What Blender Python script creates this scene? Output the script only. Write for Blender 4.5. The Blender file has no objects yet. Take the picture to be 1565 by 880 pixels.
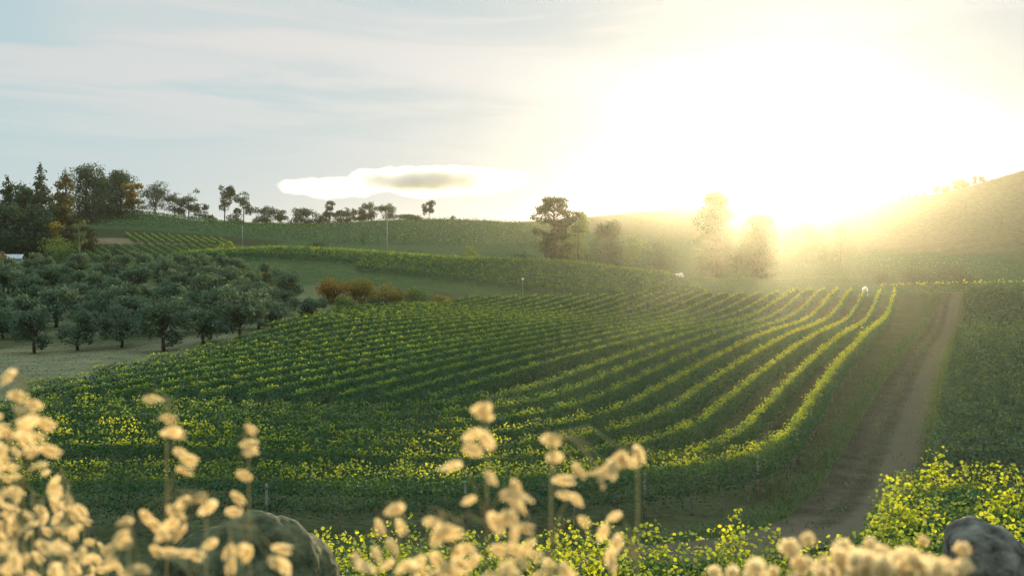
import bpy, math, random
import numpy as np
from mathutils import Vector, Matrix

# ------------------------------------------------------------------ scene, camera, sky, sun
S = bpy.context.scene
col = S.collection
rng = np.random.default_rng(7)
random.seed(7)

S.render.engine = 'CYCLES'
S.view_settings.view_transform = 'Standard'
S.view_settings.look = 'None'
S.view_settings.gamma = 1.0
S.view_settings.use_curve_mapping = False
S.view_settings.exposure = 1.44
S.cycles.use_denoising = True
S.cycles.max_bounces = 6
S.cycles.diffuse_bounces = 2
S.cycles.transmission_bounces = 3
S.cycles.volume_bounces = 1
S.cycles.transparent_max_bounces = 8
S.cycles.sample_clamp_indirect = 6.0

SKY_GAMMA, SKY_GAIN = (0.155, 0.06, 0.015), 2.5
OVERHEAD_FILL = 2.2
CLOUD_D = 0.062
F, CX, CY, PITCH, ZC = 1521.5, 782.5, 440.0, math.atan(40 / 1521.5), 12.0
cam_d = bpy.data.cameras.new('camera')
cam_d.lens, cam_d.sensor_width = 35.0, 36.0
cam_d.clip_start, cam_d.clip_end = 0.05, 20000
cam_d.dof.use_dof = True
cam_d.dof.focus_distance = 70
cam_d.dof.aperture_fstop = 5.2
cam = bpy.data.objects.new('camera', cam_d)
cam.location = (0, 0, ZC)
cam.rotation_euler = (math.pi / 2 - PITCH, 0, 0)
col.objects.link(cam)
S.camera = cam

SP, CP = math.sin(PITCH), math.cos(PITCH)
def ray(px, py):
    u, v = (px - CX) / F, -(py - CY) / F
    return np.array([u, CP + v * SP, -SP + v * CP])
def W(px, py, Y):
    d = ray(px, py)
    return d * (Y / d[1]) + np.array([0, 0, ZC])

SUN_PX = (1192, 280)
sd = ray(*SUN_PX); sd = sd / np.linalg.norm(sd)
SUN_EL, SUN_AZ = math.asin(sd[2]), math.atan2(sd[0], sd[1])     # azimuth clockwise from +Y
sun_d = bpy.data.lights.new('sun', 'SUN')
sun_d.energy = 3.5
sun_d.angle = math.radians(0.6)
sun_d.color = (1.0, 0.82, 0.54)
sun = bpy.data.objects.new('sun', sun_d)
sun.rotation_euler = Vector(sd).to_track_quat('Z', 'Y').to_euler()
col.objects.link(sun)

world = bpy.data.worlds.new('World'); S.world = world
world.use_nodes = True
nt = world.node_tree; nt.nodes.clear()
def N(t, **kw):
    n = nt.nodes.new(t)
    for k, v in kw.items(): setattr(n, k, v)
    return n
sky = N('ShaderNodeTexSky', sky_type='NISHITA', sun_disc=False)
sky.sun_elevation = SUN_EL; sky.sun_rotation = SUN_AZ
sky.altitude = 200; sky.air_density = 0.5; sky.dust_density = 0.7; sky.ozone_density = 4.0
# high thin cirrus: a veil of cloud that stays at a fixed direction of the sky
geo = N('ShaderNodeTexCoord')
sep = N('ShaderNodeSeparateXYZ'); nt.links.new(geo.outputs['Generated'], sep.inputs[0])
def M(op, a, b=None, c=None, clamp=False):
    n = N('ShaderNodeMath', operation=op); n.use_clamp = clamp
    for i, v in enumerate((a, b, c)):
        if v is None: continue
        if isinstance(v, (int, float)): n.inputs[i].default_value = v
        else: nt.links.new(v, n.inputs[i])
    return n.outputs[0]
def SS(x, lo, hi):
    n = N('ShaderNodeMapRange', interpolation_type='SMOOTHSTEP')
    nt.links.new(x, n.inputs[0]); n.inputs[1].default_value = lo; n.inputs[2].default_value = hi
    return n.outputs[0]
zz = M('MAXIMUM', sep.outputs['Z'], 0.02)
px_ = M('DIVIDE', sep.outputs['X'], zz); py_ = M('DIVIDE', sep.outputs['Y'], zz)
cmb = N('ShaderNodeCombineXYZ')
nt.links.new(px_, cmb.inputs[0]); nt.links.new(py_, cmb.inputs[1])
mp = N('ShaderNodeMapping'); mp.inputs['Scale'].default_value = (0.55, 0.30, 1); mp.inputs['Rotation'].default_value = (0, 0, 0.35)
mp.inputs['Location'].default_value = (1.7, 0.6, 0)
nt.links.new(cmb.outputs[0], mp.inputs[0])
nz = N('ShaderNodeTexNoise'); nz.inputs['Scale'].default_value = 1.0; nz.inputs['Detail'].default_value = 7; nz.inputs['Distortion'].default_value = 0.6
nt.links.new(mp.outputs[0], nz.inputs[0])
# two broad bands of cirrus (functions of the direction, in the sky's own frame)
az = M('DIVIDE', sep.outputs['X'], M('MAXIMUM', sep.outputs['Y'], 0.05))
el = M('DIVIDE', sep.outputs['Z'], M('MAXIMUM', sep.outputs['Y'], 0.05))
band = M('SUBTRACT', el, M('MULTIPLY_ADD', az, -0.13, 0.192))       # main streak
b1 = M('SUBTRACT', 1.0, SS(M('ABSOLUTE', M('MULTIPLY_ADD', nz.outputs[0], 0.06, M('SUBTRACT', band, 0.03))), 0.012, 0.045))
b1 = M('MULTIPLY', b1, SS(az, -0.52, -0.40))
b2 = SS(el, 0.235, 0.275)
b2 = M('MULTIPLY', M('MULTIPLY', b2, SS(nz.outputs[0], 0.42, 0.62)), SS(az, -0.34, -0.05))
mp3 = N('ShaderNodeMapping'); mp3.inputs['Scale'].default_value = (2.2, 1.0, 17.0); mp3.inputs['Rotation'].default_value = (0, 0.10, 0)
nt.links.new(geo.outputs['Generated'], mp3.inputs[0])
n3 = N('ShaderNodeTexNoise'); n3.inputs['Scale'].default_value = 1.6; n3.inputs['Detail'].default_value = 8; n3.inputs['Roughness'].default_value = 0.58; n3.inputs['Distortion'].default_value = 0.7
nt.links.new(mp3.outputs[0], n3.inputs[0])
w3 = M('MULTIPLY', M('MULTIPLY', SS(n3.outputs[0], 0.44, 0.66), SS(el, 0.06, 0.19)), 0.75)
b1 = M('MULTIPLY', b1, M('MULTIPLY_ADD', SS(n3.outputs[0], 0.34, 0.60), 0.55, 0.45))
cov = M('MULTIPLY', M('MAXIMUM', M('MAXIMUM', b1, b2), w3), 0.95, clamp=True)
bright = N('ShaderNodeVectorMath', operation='SCALE')
cl = N('ShaderNodeMix', data_type='RGBA')
nt.links.new(cov, cl.inputs['Factor'])
# cloud takes the brightness of the sky behind it, desaturated and a little lifted
# added power curve and gain flatten the clear sky's steep fall-off from the sun
s0 = N('ShaderNodeVectorMath', operation='MULTIPLY'); nt.links.new(sky.outputs[0], s0.inputs[0]); s0.inputs[1].default_value = (0.23, 0.23, 0.25)
sx = N('ShaderNodeSeparateXYZ'); nt.links.new(s0.outputs[0], sx.inputs[0])
s1 = N('ShaderNodeCombineXYZ')
for i_ in range(3): nt.links.new(M('POWER', sx.outputs[i_], SKY_GAMMA[i_]), s1.inputs[i_])
s2 = N('ShaderNodeVectorMath', operation='SCALE'); s2.inputs['Scale'].default_value = SKY_GAIN; nt.links.new(s1.outputs[0], s2.inputs[0])
bw = N('ShaderNodeRGBToBW'); nt.links.new(s2.outputs[0], bw.inputs[0])
cw = N('ShaderNodeVectorMath', operation='SCALE'); cw.inputs[0].default_value = (1.0, 0.985, 0.965)
nt.links.new(M('MULTIPLY', bw.outputs[0], 1.2), cw.inputs['Scale'])
nt.links.new(s2.outputs[0], cl.inputs['A']); nt.links.new(cw.outputs[0], cl.inputs['B'])
# added fill: unseen upper sky brightened to lift the shaded land
ovh = M('MULTIPLY_ADD', SS(sep.outputs['Z'], 0.32, 0.62), OVERHEAD_FILL, 1.0)
ovc = N('ShaderNodeVectorMath', operation='SCALE'); nt.links.new(cl.outputs['Result'], ovc.inputs[0]); nt.links.new(ovh, ovc.inputs['Scale'])
bg = N('ShaderNodeBackground'); bg.inputs['Strength'].default_value = 0.10
nt.links.new(ovc.outputs[0], bg.inputs['Color'])
wo = N('ShaderNodeOutputWorld'); nt.links.new(bg.outputs[0], wo.inputs['Surface'])

# ------------------------------------------------------------------ helpers
def tag(o, label=None, cat=None, group=None, kind=None):
    if label: o['label'] = label
    if cat: o['category'] = cat
    if group: o['group'] = group
    if kind: o['kind'] = kind
    return o
def empty(name, loc, label=None, cat=None, group=None, rz=0.0):
    o = bpy.data.objects.new(name, None); col.objects.link(o)
    o.location = [float(c) for c in loc]; o.rotation_euler = (0, 0, rz); o.empty_display_size = 0.2
    return tag(o, label, cat, group)
def link_mesh(name, me, parent=None, loc=(0, 0, 0)):
    o = bpy.data.objects.new(name, me); col.objects.link(o)
    o.location = [float(c) for c in loc]
    if parent is not None: o.parent = parent
    return o
def copy_tree(o, parent=None):
    c = o.copy(); col.objects.link(c)
    if parent is not None: c.parent = parent
    for ch in o.children: copy_tree(ch, c)
    return c

def raw_mesh(name, V, Fq, mat, smooth=False, attrs=None):
    """V (n,3); Fq (m,k) faces of equal size."""
    V = np.asarray(V, np.float32); Fq = np.asarray(Fq, np.int32)
    me = bpy.data.meshes.new(name)
    m, k = Fq.shape
    me.vertices.add(len(V)); me.vertices.foreach_set('co', V.ravel())
    me.loops.add(m * k); me.loops.foreach_set('vertex_index', Fq.ravel())
    me.polygons.add(m); me.polygons.foreach_set('loop_start', np.arange(0, m * k, k, dtype=np.int32))
    if smooth: me.polygons.foreach_set('use_smooth', np.ones(m, bool))
    for an, (typ, data) in (attrs or {}).items():
        a = me.attributes.new(an, typ, 'POINT')
        a.data.foreach_set('color' if typ == 'FLOAT_COLOR' else 'value', np.asarray(data, np.float32).ravel())
    me.update(calc_edges=True); me.validate()
    if mat: me.materials.append(mat)
    return me

class MB:
    """Collects tubes, rings and boxes, then becomes ONE mesh."""
    def __init__(s): s.v, s.f, s.n = [], [], 0
    def tube(s, path, radii, sides=6, cap=True):
        path = [np.asarray(p, float) for p in path]
        base = s.n
        for i, p in enumerate(path):
            t = path[min(i + 1, len(path) - 1)] - path[max(i - 1, 0)]
            t = t / (np.linalg.norm(t) + 1e-9)
            a = np.cross(t, [0.31, 0.95, 0.05]); a /= np.linalg.norm(a) + 1e-9
            b = np.cross(t, a)
            for k in range(sides):
                an = 2 * math.pi * k / sides
                s.v.append(p + radii[i] * (math.cos(an) * a + math.sin(an) * b))
        for i in range(len(path) - 1):
            for k in range(sides):
                k2 = (k + 1) % sides
                s.f.append((base + i * sides + k, base + i * sides + k2, base + (i + 1) * sides + k2, base + (i + 1) * sides + k))
        s.n += sides * len(path)
        if cap:
            s.f.append(tuple(base + k for k in reversed(range(sides))))
            s.f.append(tuple(base + (len(path) - 1) * sides + k for k in range(sides)))
    def poly(s, verts, faces):
        base = s.n
        s.v += [np.asarray(q, float) for q in verts]; s.n += len(verts)
        s.f += [tuple(base + i for i in fc) for fc in faces]
    def box(s, c, d, rz=0.0):
        cx, cy, cz = c; dx, dy, dz = (q / 2 for q in d)
        vs = []
        for z in (-dz, dz):
            for x, y in ((-dx, -dy), (dx, -dy), (dx, dy), (-dx, dy)):
                vs.append((cx + x * math.cos(rz) - y * math.sin(rz), cy + x * math.sin(rz) + y * math.cos(rz), cz + z))
        s.poly(vs, [(3, 2, 1, 0), (4, 5, 6, 7), (0, 1, 5, 4), (1, 2, 6, 5), (2, 3, 7, 6), (3, 0, 4, 7)])
    def mesh(s, name, mat, smooth=True):
        me = bpy.data.meshes.new(name)
        me.from_pydata([tuple(map(float, q)) for q in s.v], [], s.f)
        if smooth: me.polygons.foreach_set('use_smooth', np.ones(len(me.polygons), bool))
        me.update(); me.materials.append(mat)
        return me
    def build(s, name, mat, parent=None, loc=(0, 0, 0), smooth=True):
        return link_mesh(name, s.mesh(name, mat, smooth), parent, loc)

# ------------------------------------------------------------------ materials
def mat_new(name):
    m = bpy.data.materials.new(name); m.use_nodes = True
    t = m.node_tree; t.nodes.clear()
    return m, t
def leaf_mat(name, dark, light, trans_gain=2.2, trans=0.5, tint_trans=(1.25, 1.0, 0.35), gloss=0.02):
    m, t = mat_new(name)
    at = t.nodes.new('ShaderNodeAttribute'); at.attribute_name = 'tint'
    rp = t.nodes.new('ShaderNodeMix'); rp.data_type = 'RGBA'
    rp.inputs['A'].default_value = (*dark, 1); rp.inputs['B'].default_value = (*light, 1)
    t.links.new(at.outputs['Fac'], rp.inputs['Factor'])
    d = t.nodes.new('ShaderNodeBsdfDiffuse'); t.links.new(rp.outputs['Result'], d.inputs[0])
    mu = t.nodes.new('ShaderNodeVectorMath'); mu.operation = 'MULTIPLY'
    mu.inputs[1].default_value = tuple(trans_gain * c for c in tint_trans)
    t.links.new(rp.outputs['Result'], mu.inputs[0])
    tr = t.nodes.new('ShaderNodeBsdfTranslucent'); t.links.new(mu.outputs[0], tr.inputs[0])
    mx = t.nodes.new('ShaderNodeMixShader')
    tf = t.nodes.new('ShaderNodeMath'); tf.operation = 'MULTIPLY_ADD'        # young thin leaves pass more light; also boosts the painted sunlit tops
    tf.inputs[1].default_value = trans * .9; tf.inputs[2].default_value = trans * .4; t.links.new(at.outputs['Fac'], tf.inputs[0])
    t.links.new(tf.outputs[0], mx.inputs[0])
    t.links.new(d.outputs[0], mx.inputs[1]); t.links.new(tr.outputs[0], mx.inputs[2])
    out = t.nodes.new('ShaderNodeOutputMaterial')
    if gloss:
        g = t.nodes.new('ShaderNodeBsdfGlossy'); g.inputs['Roughness'].default_value = 0.45
        g.inputs['Color'].default_value = (0.8, 0.85, 0.8, 1)
        m2 = t.nodes.new('ShaderNodeMixShader'); m2.inputs[0].default_value = gloss
        t.links.new(mx.outputs[0], m2.inputs[1]); t.links.new(g.outputs[0], m2.inputs[2])
        t.links.new(m2.outputs[0], out.inputs[0])
    else: t.links.new(mx.outputs[0], out.inputs[0])
    return m
def rough_mat(name, c1, c2, scale=8.0, bump=0.3, rough=0.95, dist=0.02, detail=5):
    m, t = mat_new(name)
    tc = t.nodes.new('ShaderNodeTexCoord')
    n = t.nodes.new('ShaderNodeTexNoise'); n.inputs['Scale'].default_value = scale; n.inputs['Detail'].default_value = detail
    t.links.new(tc.outputs['Object'], n.inputs[0])
    mr = t.nodes.new('ShaderNodeMapRange'); mr.inputs[1].default_value = 0.32; mr.inputs[2].default_value = 0.68
    t.links.new(n.outputs[0], mr.inputs[0])
    mx = t.nodes.new('ShaderNodeMix'); mx.data_type = 'RGBA'
    mx.inputs['A'].default_value = (*c1, 1); mx.inputs['B'].default_value = (*c2, 1)
    t.links.new(mr.outputs[0], mx.inputs['Factor'])
    p = t.nodes.new('ShaderNodeBsdfPrincipled'); p.inputs['Roughness'].default_value = rough
    p.inputs['Specular IOR Level'].default_value = 0.08
    t.links.new(mx.outputs['Result'], p.inputs['Base Color'])
    b = t.nodes.new('ShaderNodeBump'); b.inputs['Strength'].default_value = bump; b.inputs['Distance'].default_value = dist
    t.links.new(n.outputs[0], b.inputs['Height']); t.links.new(b.outputs[0], p.inputs['Normal'])
    out = t.nodes.new('ShaderNodeOutputMaterial'); t.links.new(p.outputs[0], out.inputs[0])
    return m

MAT = dict(
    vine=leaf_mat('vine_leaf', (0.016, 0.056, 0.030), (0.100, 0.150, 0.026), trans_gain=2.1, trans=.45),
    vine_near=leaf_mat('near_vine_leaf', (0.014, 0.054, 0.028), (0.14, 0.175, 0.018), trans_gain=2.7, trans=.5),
    field=leaf_mat('shaded_field_leaf', (0.022, 0.062, 0.036), (0.060, 0.105, 0.044), trans_gain=1.2, trans=.35),  # vine leaf darkened: shade over the right field put into the colour
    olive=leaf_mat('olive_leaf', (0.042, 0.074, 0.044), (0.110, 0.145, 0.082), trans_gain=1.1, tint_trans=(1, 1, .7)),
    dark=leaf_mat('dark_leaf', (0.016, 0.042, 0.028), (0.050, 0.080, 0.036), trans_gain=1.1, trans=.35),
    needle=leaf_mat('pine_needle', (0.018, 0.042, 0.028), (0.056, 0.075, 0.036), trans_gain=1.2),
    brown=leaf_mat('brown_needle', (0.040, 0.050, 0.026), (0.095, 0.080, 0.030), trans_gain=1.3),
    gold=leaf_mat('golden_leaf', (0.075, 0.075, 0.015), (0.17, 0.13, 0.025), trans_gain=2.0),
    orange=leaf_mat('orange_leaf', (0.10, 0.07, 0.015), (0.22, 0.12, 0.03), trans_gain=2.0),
    lime=leaf_mat('lime_leaf', (0.030, 0.075, 0.035), (0.12, 0.155, 0.04), trans_gain=2.2),
    grass=leaf_mat('grass_blade', (0.040, 0.062, 0.018), (0.13, 0.12, 0.035), trans_gain=1.9),
    hillgrass=leaf_mat('hill_grass', (0.028, 0.066, 0.034), (0.080, 0.120, 0.042), trans_gain=1.4),
    drygrass=leaf_mat('dry_hill_grass', (0.06, 0.055, 0.03), (0.13, 0.105, 0.05), trans_gain=1.0, tint_trans=(1.1, 1, .6)),
    bark=rough_mat('bark', (0.035, 0.028, 0.02), (0.10, 0.08, 0.06), 5, 0.6),
    palebark=rough_mat('pale_bark', (0.16, 0.14, 0.09), (0.30, 0.27, 0.18), 5, 0.5),
    wood=rough_mat('post_wood', (0.12, 0.10, 0.075), (0.30, 0.26, 0.20), 6, 0.4),
    vinewood=rough_mat('vine_wood', (0.07, 0.055, 0.04), (0.24, 0.20, 0.15), 14, 0.6),
    rock=rough_mat('dark_rock', (0.022, 0.019, 0.016), (0.15, 0.13, 0.10), 16, 1.0, dist=0.02, detail=9),
    mossrock=rough_mat('mossy_rock', (0.016, 0.024, 0.012), (0.12, 0.11, 0.055), 9, 1.0, dist=0.04, detail=9),
    stone=rough_mat('pale_stone', (0.38, 0.35, 0.28), (0.62, 0.58, 0.48), 3, 0.5),
    white=rough_mat('white_paint', (0.70, 0.70, 0.68), (0.82, 0.82, 0.80), 2, 0.05, rough=0.5),
    roof=rough_mat('pale_metal_roof', (0.22, 0.225, 0.22), (0.34, 0.34, 0.32), 2, 0.1, rough=0.5),
    wall=rough_mat('plaster_wall', (0.20, 0.20, 0.18), (0.30, 0.30, 0.27), 2, 0.2),
    window=rough_mat('window_glass', (0.02, 0.025, 0.03), (0.04, 0.045, 0.05), 1, 0.0, rough=0.15),
    metal=rough_mat('grey_metal', (0.25, 0.25, 0.25), (0.36, 0.36, 0.35), 4, 0.1, rough=0.45),
)
def straw_mat(name, c1, c2, trans=0.55):
    m, t = mat_new(name)
    tc = t.nodes.new('ShaderNodeTexCoord')
    n = t.nodes.new('ShaderNodeTexNoise'); n.inputs['Scale'].default_value = 180; n.inputs['Detail'].default_value = 3
    t.links.new(tc.outputs['Object'], n.inputs[0])
    oi = t.nodes.new('ShaderNodeObjectInfo')
    ad = t.nodes.new('ShaderNodeMath'); ad.operation = 'MULTIPLY_ADD'; ad.inputs[1].default_value = 0.5
    t.links.new(oi.outputs['Random'], ad.inputs[0]); 
    sc = t.nodes.new('ShaderNodeMath'); sc.operation = 'MULTIPLY'; sc.inputs[1].default_value = 0.6
    t.links.new(n.outputs[0], sc.inputs[0]); t.links.new(sc.outputs[0], ad.inputs[2])
    mx = t.nodes.new('ShaderNodeMix'); mx.data_type = 'RGBA'
    mx.inputs['A'].default_value = (*c1, 1); mx.inputs['B'].default_value = (*c2, 1)
    t.links.new(ad.outputs[0], mx.inputs['Factor'])
    d = t.nodes.new('ShaderNodeBsdfDiffuse'); tr = t.nodes.new('ShaderNodeBsdfTranslucent')
    t.links.new(mx.outputs['Result'], d.inputs[0]); t.links.new(mx.outputs['Result'], tr.inputs[0])
    ms = t.nodes.new('ShaderNodeMixShader'); ms.inputs[0].default_value = trans
    t.links.new(d.outputs[0], ms.inputs[1]); t.links.new(tr.outputs[0], ms.inputs[2])
    out = t.nodes.new('ShaderNodeOutputMaterial'); t.links.new(ms.outputs[0], out.inputs[0])
    return m
MAT['straw'] = straw_mat('straw_husk', (0.58, 0.43, 0.20), (0.80, 0.64, 0.36), 0.66)
MAT['strawstem'] = straw_mat('straw_stem', (0.32, 0.25, 0.11), (0.50, 0.40, 0.19), 0.35)
MAT['fluff'] = straw_mat('seed_fluff', (0.76, 0.56, 0.28), (0.92, 0.76, 0.46), 0.65)

# ------------------------------------------------------------------ terrain
def uv_of(x, y):
    y = np.maximum(y, -18.0)
    return np.stack([x / (y + 28.0), 1.15 * np.log(y + 28.0)], -1)
ctl = []
def pt(px, py, Y): ctl.append(tuple(W(px, py, Y)))
def xyz(x, y, z): ctl.append((x, y, z + ZC))
for x in (-30, 0, 30): xyz(x, -18, -0.6)
for x, dz in ((-22, 0), (-6, 0), (0, 0), (6, 0), (22, 0.4)):
    xyz(x, 0, -1.22 + dz); xyz(x, 2.5, -1.75 + dz); xyz(x, 6, -3.0 + dz); xyz(x, 11, -5.0 + dz)
for x, dz in ((-30, -.2), (-8, 0), (3, 0), (9, .35), (16, .8), (35, 1.2)):
    xyz(x, 18, -7.0 + dz)
for x, dz in ((-40, -.2), (-12, 0), (3, 0), (12, .9), (22, 1.1), (45, 1.3)):
    xyz(x, 25, -8.5 + dz)
for x in (-60, -20, -5, 5, 14, 26, 60): xyz(x, 36, -9.6 + max(0, x - 14) * .02)
for x in (-80, -30, -10, 10, 26, 40, 80): xyz(x, 47, -9.6)
for x in (-90, -32, -10, 12, 30, 50, 90): xyz(x, 68, -9.2)
for x in (-130, -48, -28): xyz(x, 88, -8.9)
for x in (-5, 18, 40, 60, 110): xyz(x, 100, -8.75)
pt(250, 535, 100); pt(0, 540, 98); pt(-300, 540, 98); pt(440, 512, 104)
pt(480, 492, 122)
pt(600, 472, 152); pt(780, 464, 166); pt(1000, 461, 170); pt(1200, 462, 165); pt(1380, 452, 172); pt(1565, 449, 172); pt(2000, 446, 172)
pt(1400, 494, 140); pt(1650, 494, 140); pt(900, 494, 140)
# olive slope
xyz(-75, 145, -6.6); xyz(-45, 140, -6.6); xyz(-110, 150, -6.5); xyz(-25, 150, -6.0); xyz(-160, 150, -6)
xyz(-85, 185, -3.6); xyz(-50, 185, -3.4); xyz(-130, 185, -3.5); xyz(-20, 188, -4.6)
# hollow behind the crest
pt(1000, 470, 205); pt(1200, 462, 215); pt(1400, 452, 210); pt(1600, 452, 215); pt(800, 447, 215)
# terrace hump
pt(150, 403, 230); pt(0, 408, 225); pt(-300, 405, 225); pt(300, 395, 238); pt(430, 388, 245); pt(560, 394, 245); pt(700, 405, 245); pt(870, 410, 250); pt(1000, 425, 260)
pt(560, 410, 225); pt(750, 424, 228)
# dip behind the hump
pt(0, 405, 275); pt(150, 405, 270); pt(430, 405, 285); pt(700, 418, 290); pt(900, 418, 300)
# striped field
pt(200, 402, 300); pt(330, 396, 310); pt(200, 379, 345); pt(360, 381, 350); pt(250, 357, 410); pt(0, 392, 320); pt(-200, 385, 320); pt(60, 372, 360)
# skyline hill
pt(-300, 330, 430); pt(0, 335, 450); pt(140, 326, 480); pt(240, 329, 500); pt(350, 344, 520); pt(470, 346, 520); pt(600, 337, 520); pt(700, 336, 520); pt(820, 344, 520); pt(900, 356, 510)
pt(480, 372, 420); pt(700, 382, 400); pt(850, 392, 370); pt(480, 388, 360); pt(700, 398, 350)
# far and right hills
pt(960, 392, 400); pt(950, 362, 600); pt(900, 332, 820); pt(990, 323, 840); pt(1060, 319, 850)
pt(1150, 324, 880); pt(1250, 324, 860); pt(1310, 319, 820); pt(1400, 305, 760); pt(1480, 288, 720); pt(1565, 261, 680); pt(1700, 228, 660); pt(2000, 222, 640); pt(2500, 225, 640)
pt(1100, 425, 330); pt(1200, 425, 340); pt(1300, 425, 300); pt(1420, 436, 270); pt(1565, 436, 270); pt(1900, 425, 270)
pt(1200, 385, 560); pt(1420, 385, 450); pt(1565, 360, 450); pt(1800, 330, 450)
# beyond
for x in (-1100, -500, 0, 500): xyz(x, 1050, 10)
xyz(800, 1050, 40); xyz(1400, 1050, 60)
for x in (-3000, -1200, 0, 1200, 3000): xyz(x, 1800, 5); xyz(x, 3000, 0)
ctl = np.array(ctl)
CU = uv_of(ctl[:, 0], ctl[:, 1])
def kern(r): return r ** 2 * np.log(r + 1e-9)
_n = len(ctl)
_A = np.zeros((_n + 3, _n + 3))
_r = np.linalg.norm(CU[:, None] - CU[None], axis=-1)
_A[:_n, :_n] = kern(_r) + np.eye(_n) * 2e-4
_A[:_n, _n] = 1; _A[:_n, _n + 1:] = CU; _A[_n, :_n] = 1; _A[_n + 1:, :_n] = CU.T
# elevations are fitted as slope seen from the eye, so near and far get the same care
_w = ctl[:, 1] + 28.0
_sol = np.linalg.solve(_A, np.concatenate([(ctl[:, 2] - ZC) / _w, np.zeros(3)]))
def H(x, y):
    x = np.asarray(x, float); y = np.asarray(y, float); sh = x.shape
    xf, yf = x.ravel(), y.ravel(); out = np.empty(len(xf))
    for i in range(0, len(xf), 20000):
        U = uv_of(xf[i:i + 20000], yf[i:i + 20000])
        r = np.linalg.norm(U[:, None] - CU[None], axis=-1)
        out[i:i + 20000] = kern(r) @ _sol[:_n] + _sol[_n] + U @ _sol[_n + 1:]
    return (out * (np.maximum(yf, -18) + 28.0) + ZC).reshape(sh)
def h1(x, y): return float(H(np.array([x]), np.array([y]))[0])

def sstep(x, a, b):
    t = np.clip((x - a) / (b - a), 0, 1); return t * t * (3 - 2 * t)
ys = np.concatenate([np.arange(-18, 40, 0.8), np.arange(40, 180, 1.2)])
g = [180.0]
while g[-1] < 3000: g.append(g[-1] * 1.012)
ys = np.concatenate([ys, g])
us = np.sort(np.concatenate([np.linspace(-0.8, 0.8, 240), np.linspace(-3.2, -0.82, 24), np.linspace(0.82, 3.2, 24)]))
Yg, Ug = np.meshgrid(ys, us, indexing='ij')
Xg = Ug * (Yg + 30)
Xg = np.clip(Xg, -2900, 2900)
keep = Xg
Zg = H(Xg, Yg)
nr, nc = Xg.shape
# soil, grass and dry-grass zones (albedo that belongs to the ground itself)
wob = 2.5 * np.sin(Xg * .13 + 1) + 2.0 * np.sin(Yg * .17 + Xg * .06)
C = np.zeros((nr, nc, 3)) + np.array([0.050, 0.052, 0.024])
def zone(w, c):
    global C
    C = C * (1 - w[..., None]) + np.array(c) * w[..., None]
zone(sstep(-Yg, -14, -6), (0.055, 0.058, 0.026))
strip = sstep(-34.0 + .455 * (Yg - 60) - Xg + .5 * wob, 0, 3) * sstep(Yg, 58, 64) * sstep(-(Yg + wob), -112, -104)
zone(strip, (0.125, 0.112, 0.062))
zone(sstep(Yg, 106, 118) * sstep(-Yg, -205, -195) * sstep(-Xg, 16, 26), (0.085, 0.085, 0.042))
zone(sstep(Yg + wob, 176, 182) * sstep(-Yg, -232, -222) , (0.050, 0.066, 0.026))
zone(sstep(Yg, 222, 232) * sstep(-Yg, -290, -276), (0.046, 0.066, 0.028))
zone(sstep(Yg, 276, 292), (0.042, 0.064, 0.028))
zone(sstep(Yg + 2 * wob, 286, 298) * sstep(-Yg, -425, -415) * sstep(-Xg, 92, 100), (0.034, 0.036, 0.018))
rd = ((Xg + 135) / 30) ** 2 + ((Yg - 372) / 12) ** 2
zone(np.clip(1.6 - rd, 0, 1), (0.14, 0.095, 0.06))
zone(sstep(Xg + .3 * (Yg - 500) + 3 * wob, 140, 220) * sstep(Yg, 330, 420), (0.105, 0.082, 0.043))
zone(sstep(Yg, 560, 680) * sstep(Xg, 0, 60), (0.11, 0.085, 0.043))
Ca = np.concatenate([C, np.ones((nr, nc, 1))], -1)
idx = np.arange(nr * nc).reshape(nr, nc)
quads = np.stack([idx[:-1, :-1], idx[:-1, 1:], idx[1:, 1:], idx[1:, :-1]], -1).reshape(-1, 4)
gm, t = mat_new('ground_soil')
at = t.nodes.new('ShaderNodeAttribute'); at.attribute_name = 'zone'
tc = t.nodes.new('ShaderNodeTexCoord')
n1 = t.nodes.new('ShaderNodeTexNoise'); n1.inputs['Scale'].default_value = 0.35; n1.inputs['Detail'].default_value = 8; n1.inputs['Roughness'].default_value = 0.7
n2 = t.nodes.new('ShaderNodeTexNoise'); n2.inputs['Scale'].default_value = 4.0; n2.inputs['Detail'].default_value = 6
for n_ in (n1, n2): t.links.new(tc.outputs['Object'], n_.inputs[0])
ml = t.nodes.new('ShaderNodeMath'); ml.operation = 'MULTIPLY'; t.links.new(n1.outputs[0], ml.inputs[0]); t.links.new(n2.outputs[0], ml.inputs[1])
mr = t.nodes.new('ShaderNodeMapRange'); mr.inputs[1].default_value = 0.12; mr.inputs[2].default_value = 0.40; mr.inputs[3].default_value = 0.55; mr.inputs[4].default_value = 1.5
t.links.new(ml.outputs[0], mr.inputs[0])
vs_ = t.nodes.new('ShaderNodeVectorMath'); vs_.operation = 'SCALE'
t.links.new(at.outputs['Color'], vs_.inputs[0]); t.links.new(mr.outputs[0], vs_.inputs['Scale'])
df = t.nodes.new('ShaderNodeBsdfDiffuse'); t.links.new(vs_.outputs[0], df.inputs[0])
bp = t.nodes.new('ShaderNodeBump'); bp.inputs['Strength'].default_value = 0.6; bp.inputs['Distance'].default_value = 0.25
t.links.new(ml.outputs[0], bp.inputs['Height']); t.links.new(bp.outputs[0], df.inputs['Normal'])
ot = t.nodes.new('ShaderNodeOutputMaterial'); t.links.new(df.outputs[0], ot.inputs[0])
ground = link_mesh('ground', raw_mesh('ground', np.stack([Xg, Yg, Zg], -1).reshape(-1, 3), quads, gm, True, {'zone': ('FLOAT_COLOR', Ca.reshape(-1, 4))}))
tag(ground, 'rolling vineyard ground with soil, dry grass and grassy hills', None, None, 'structure')

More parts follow.
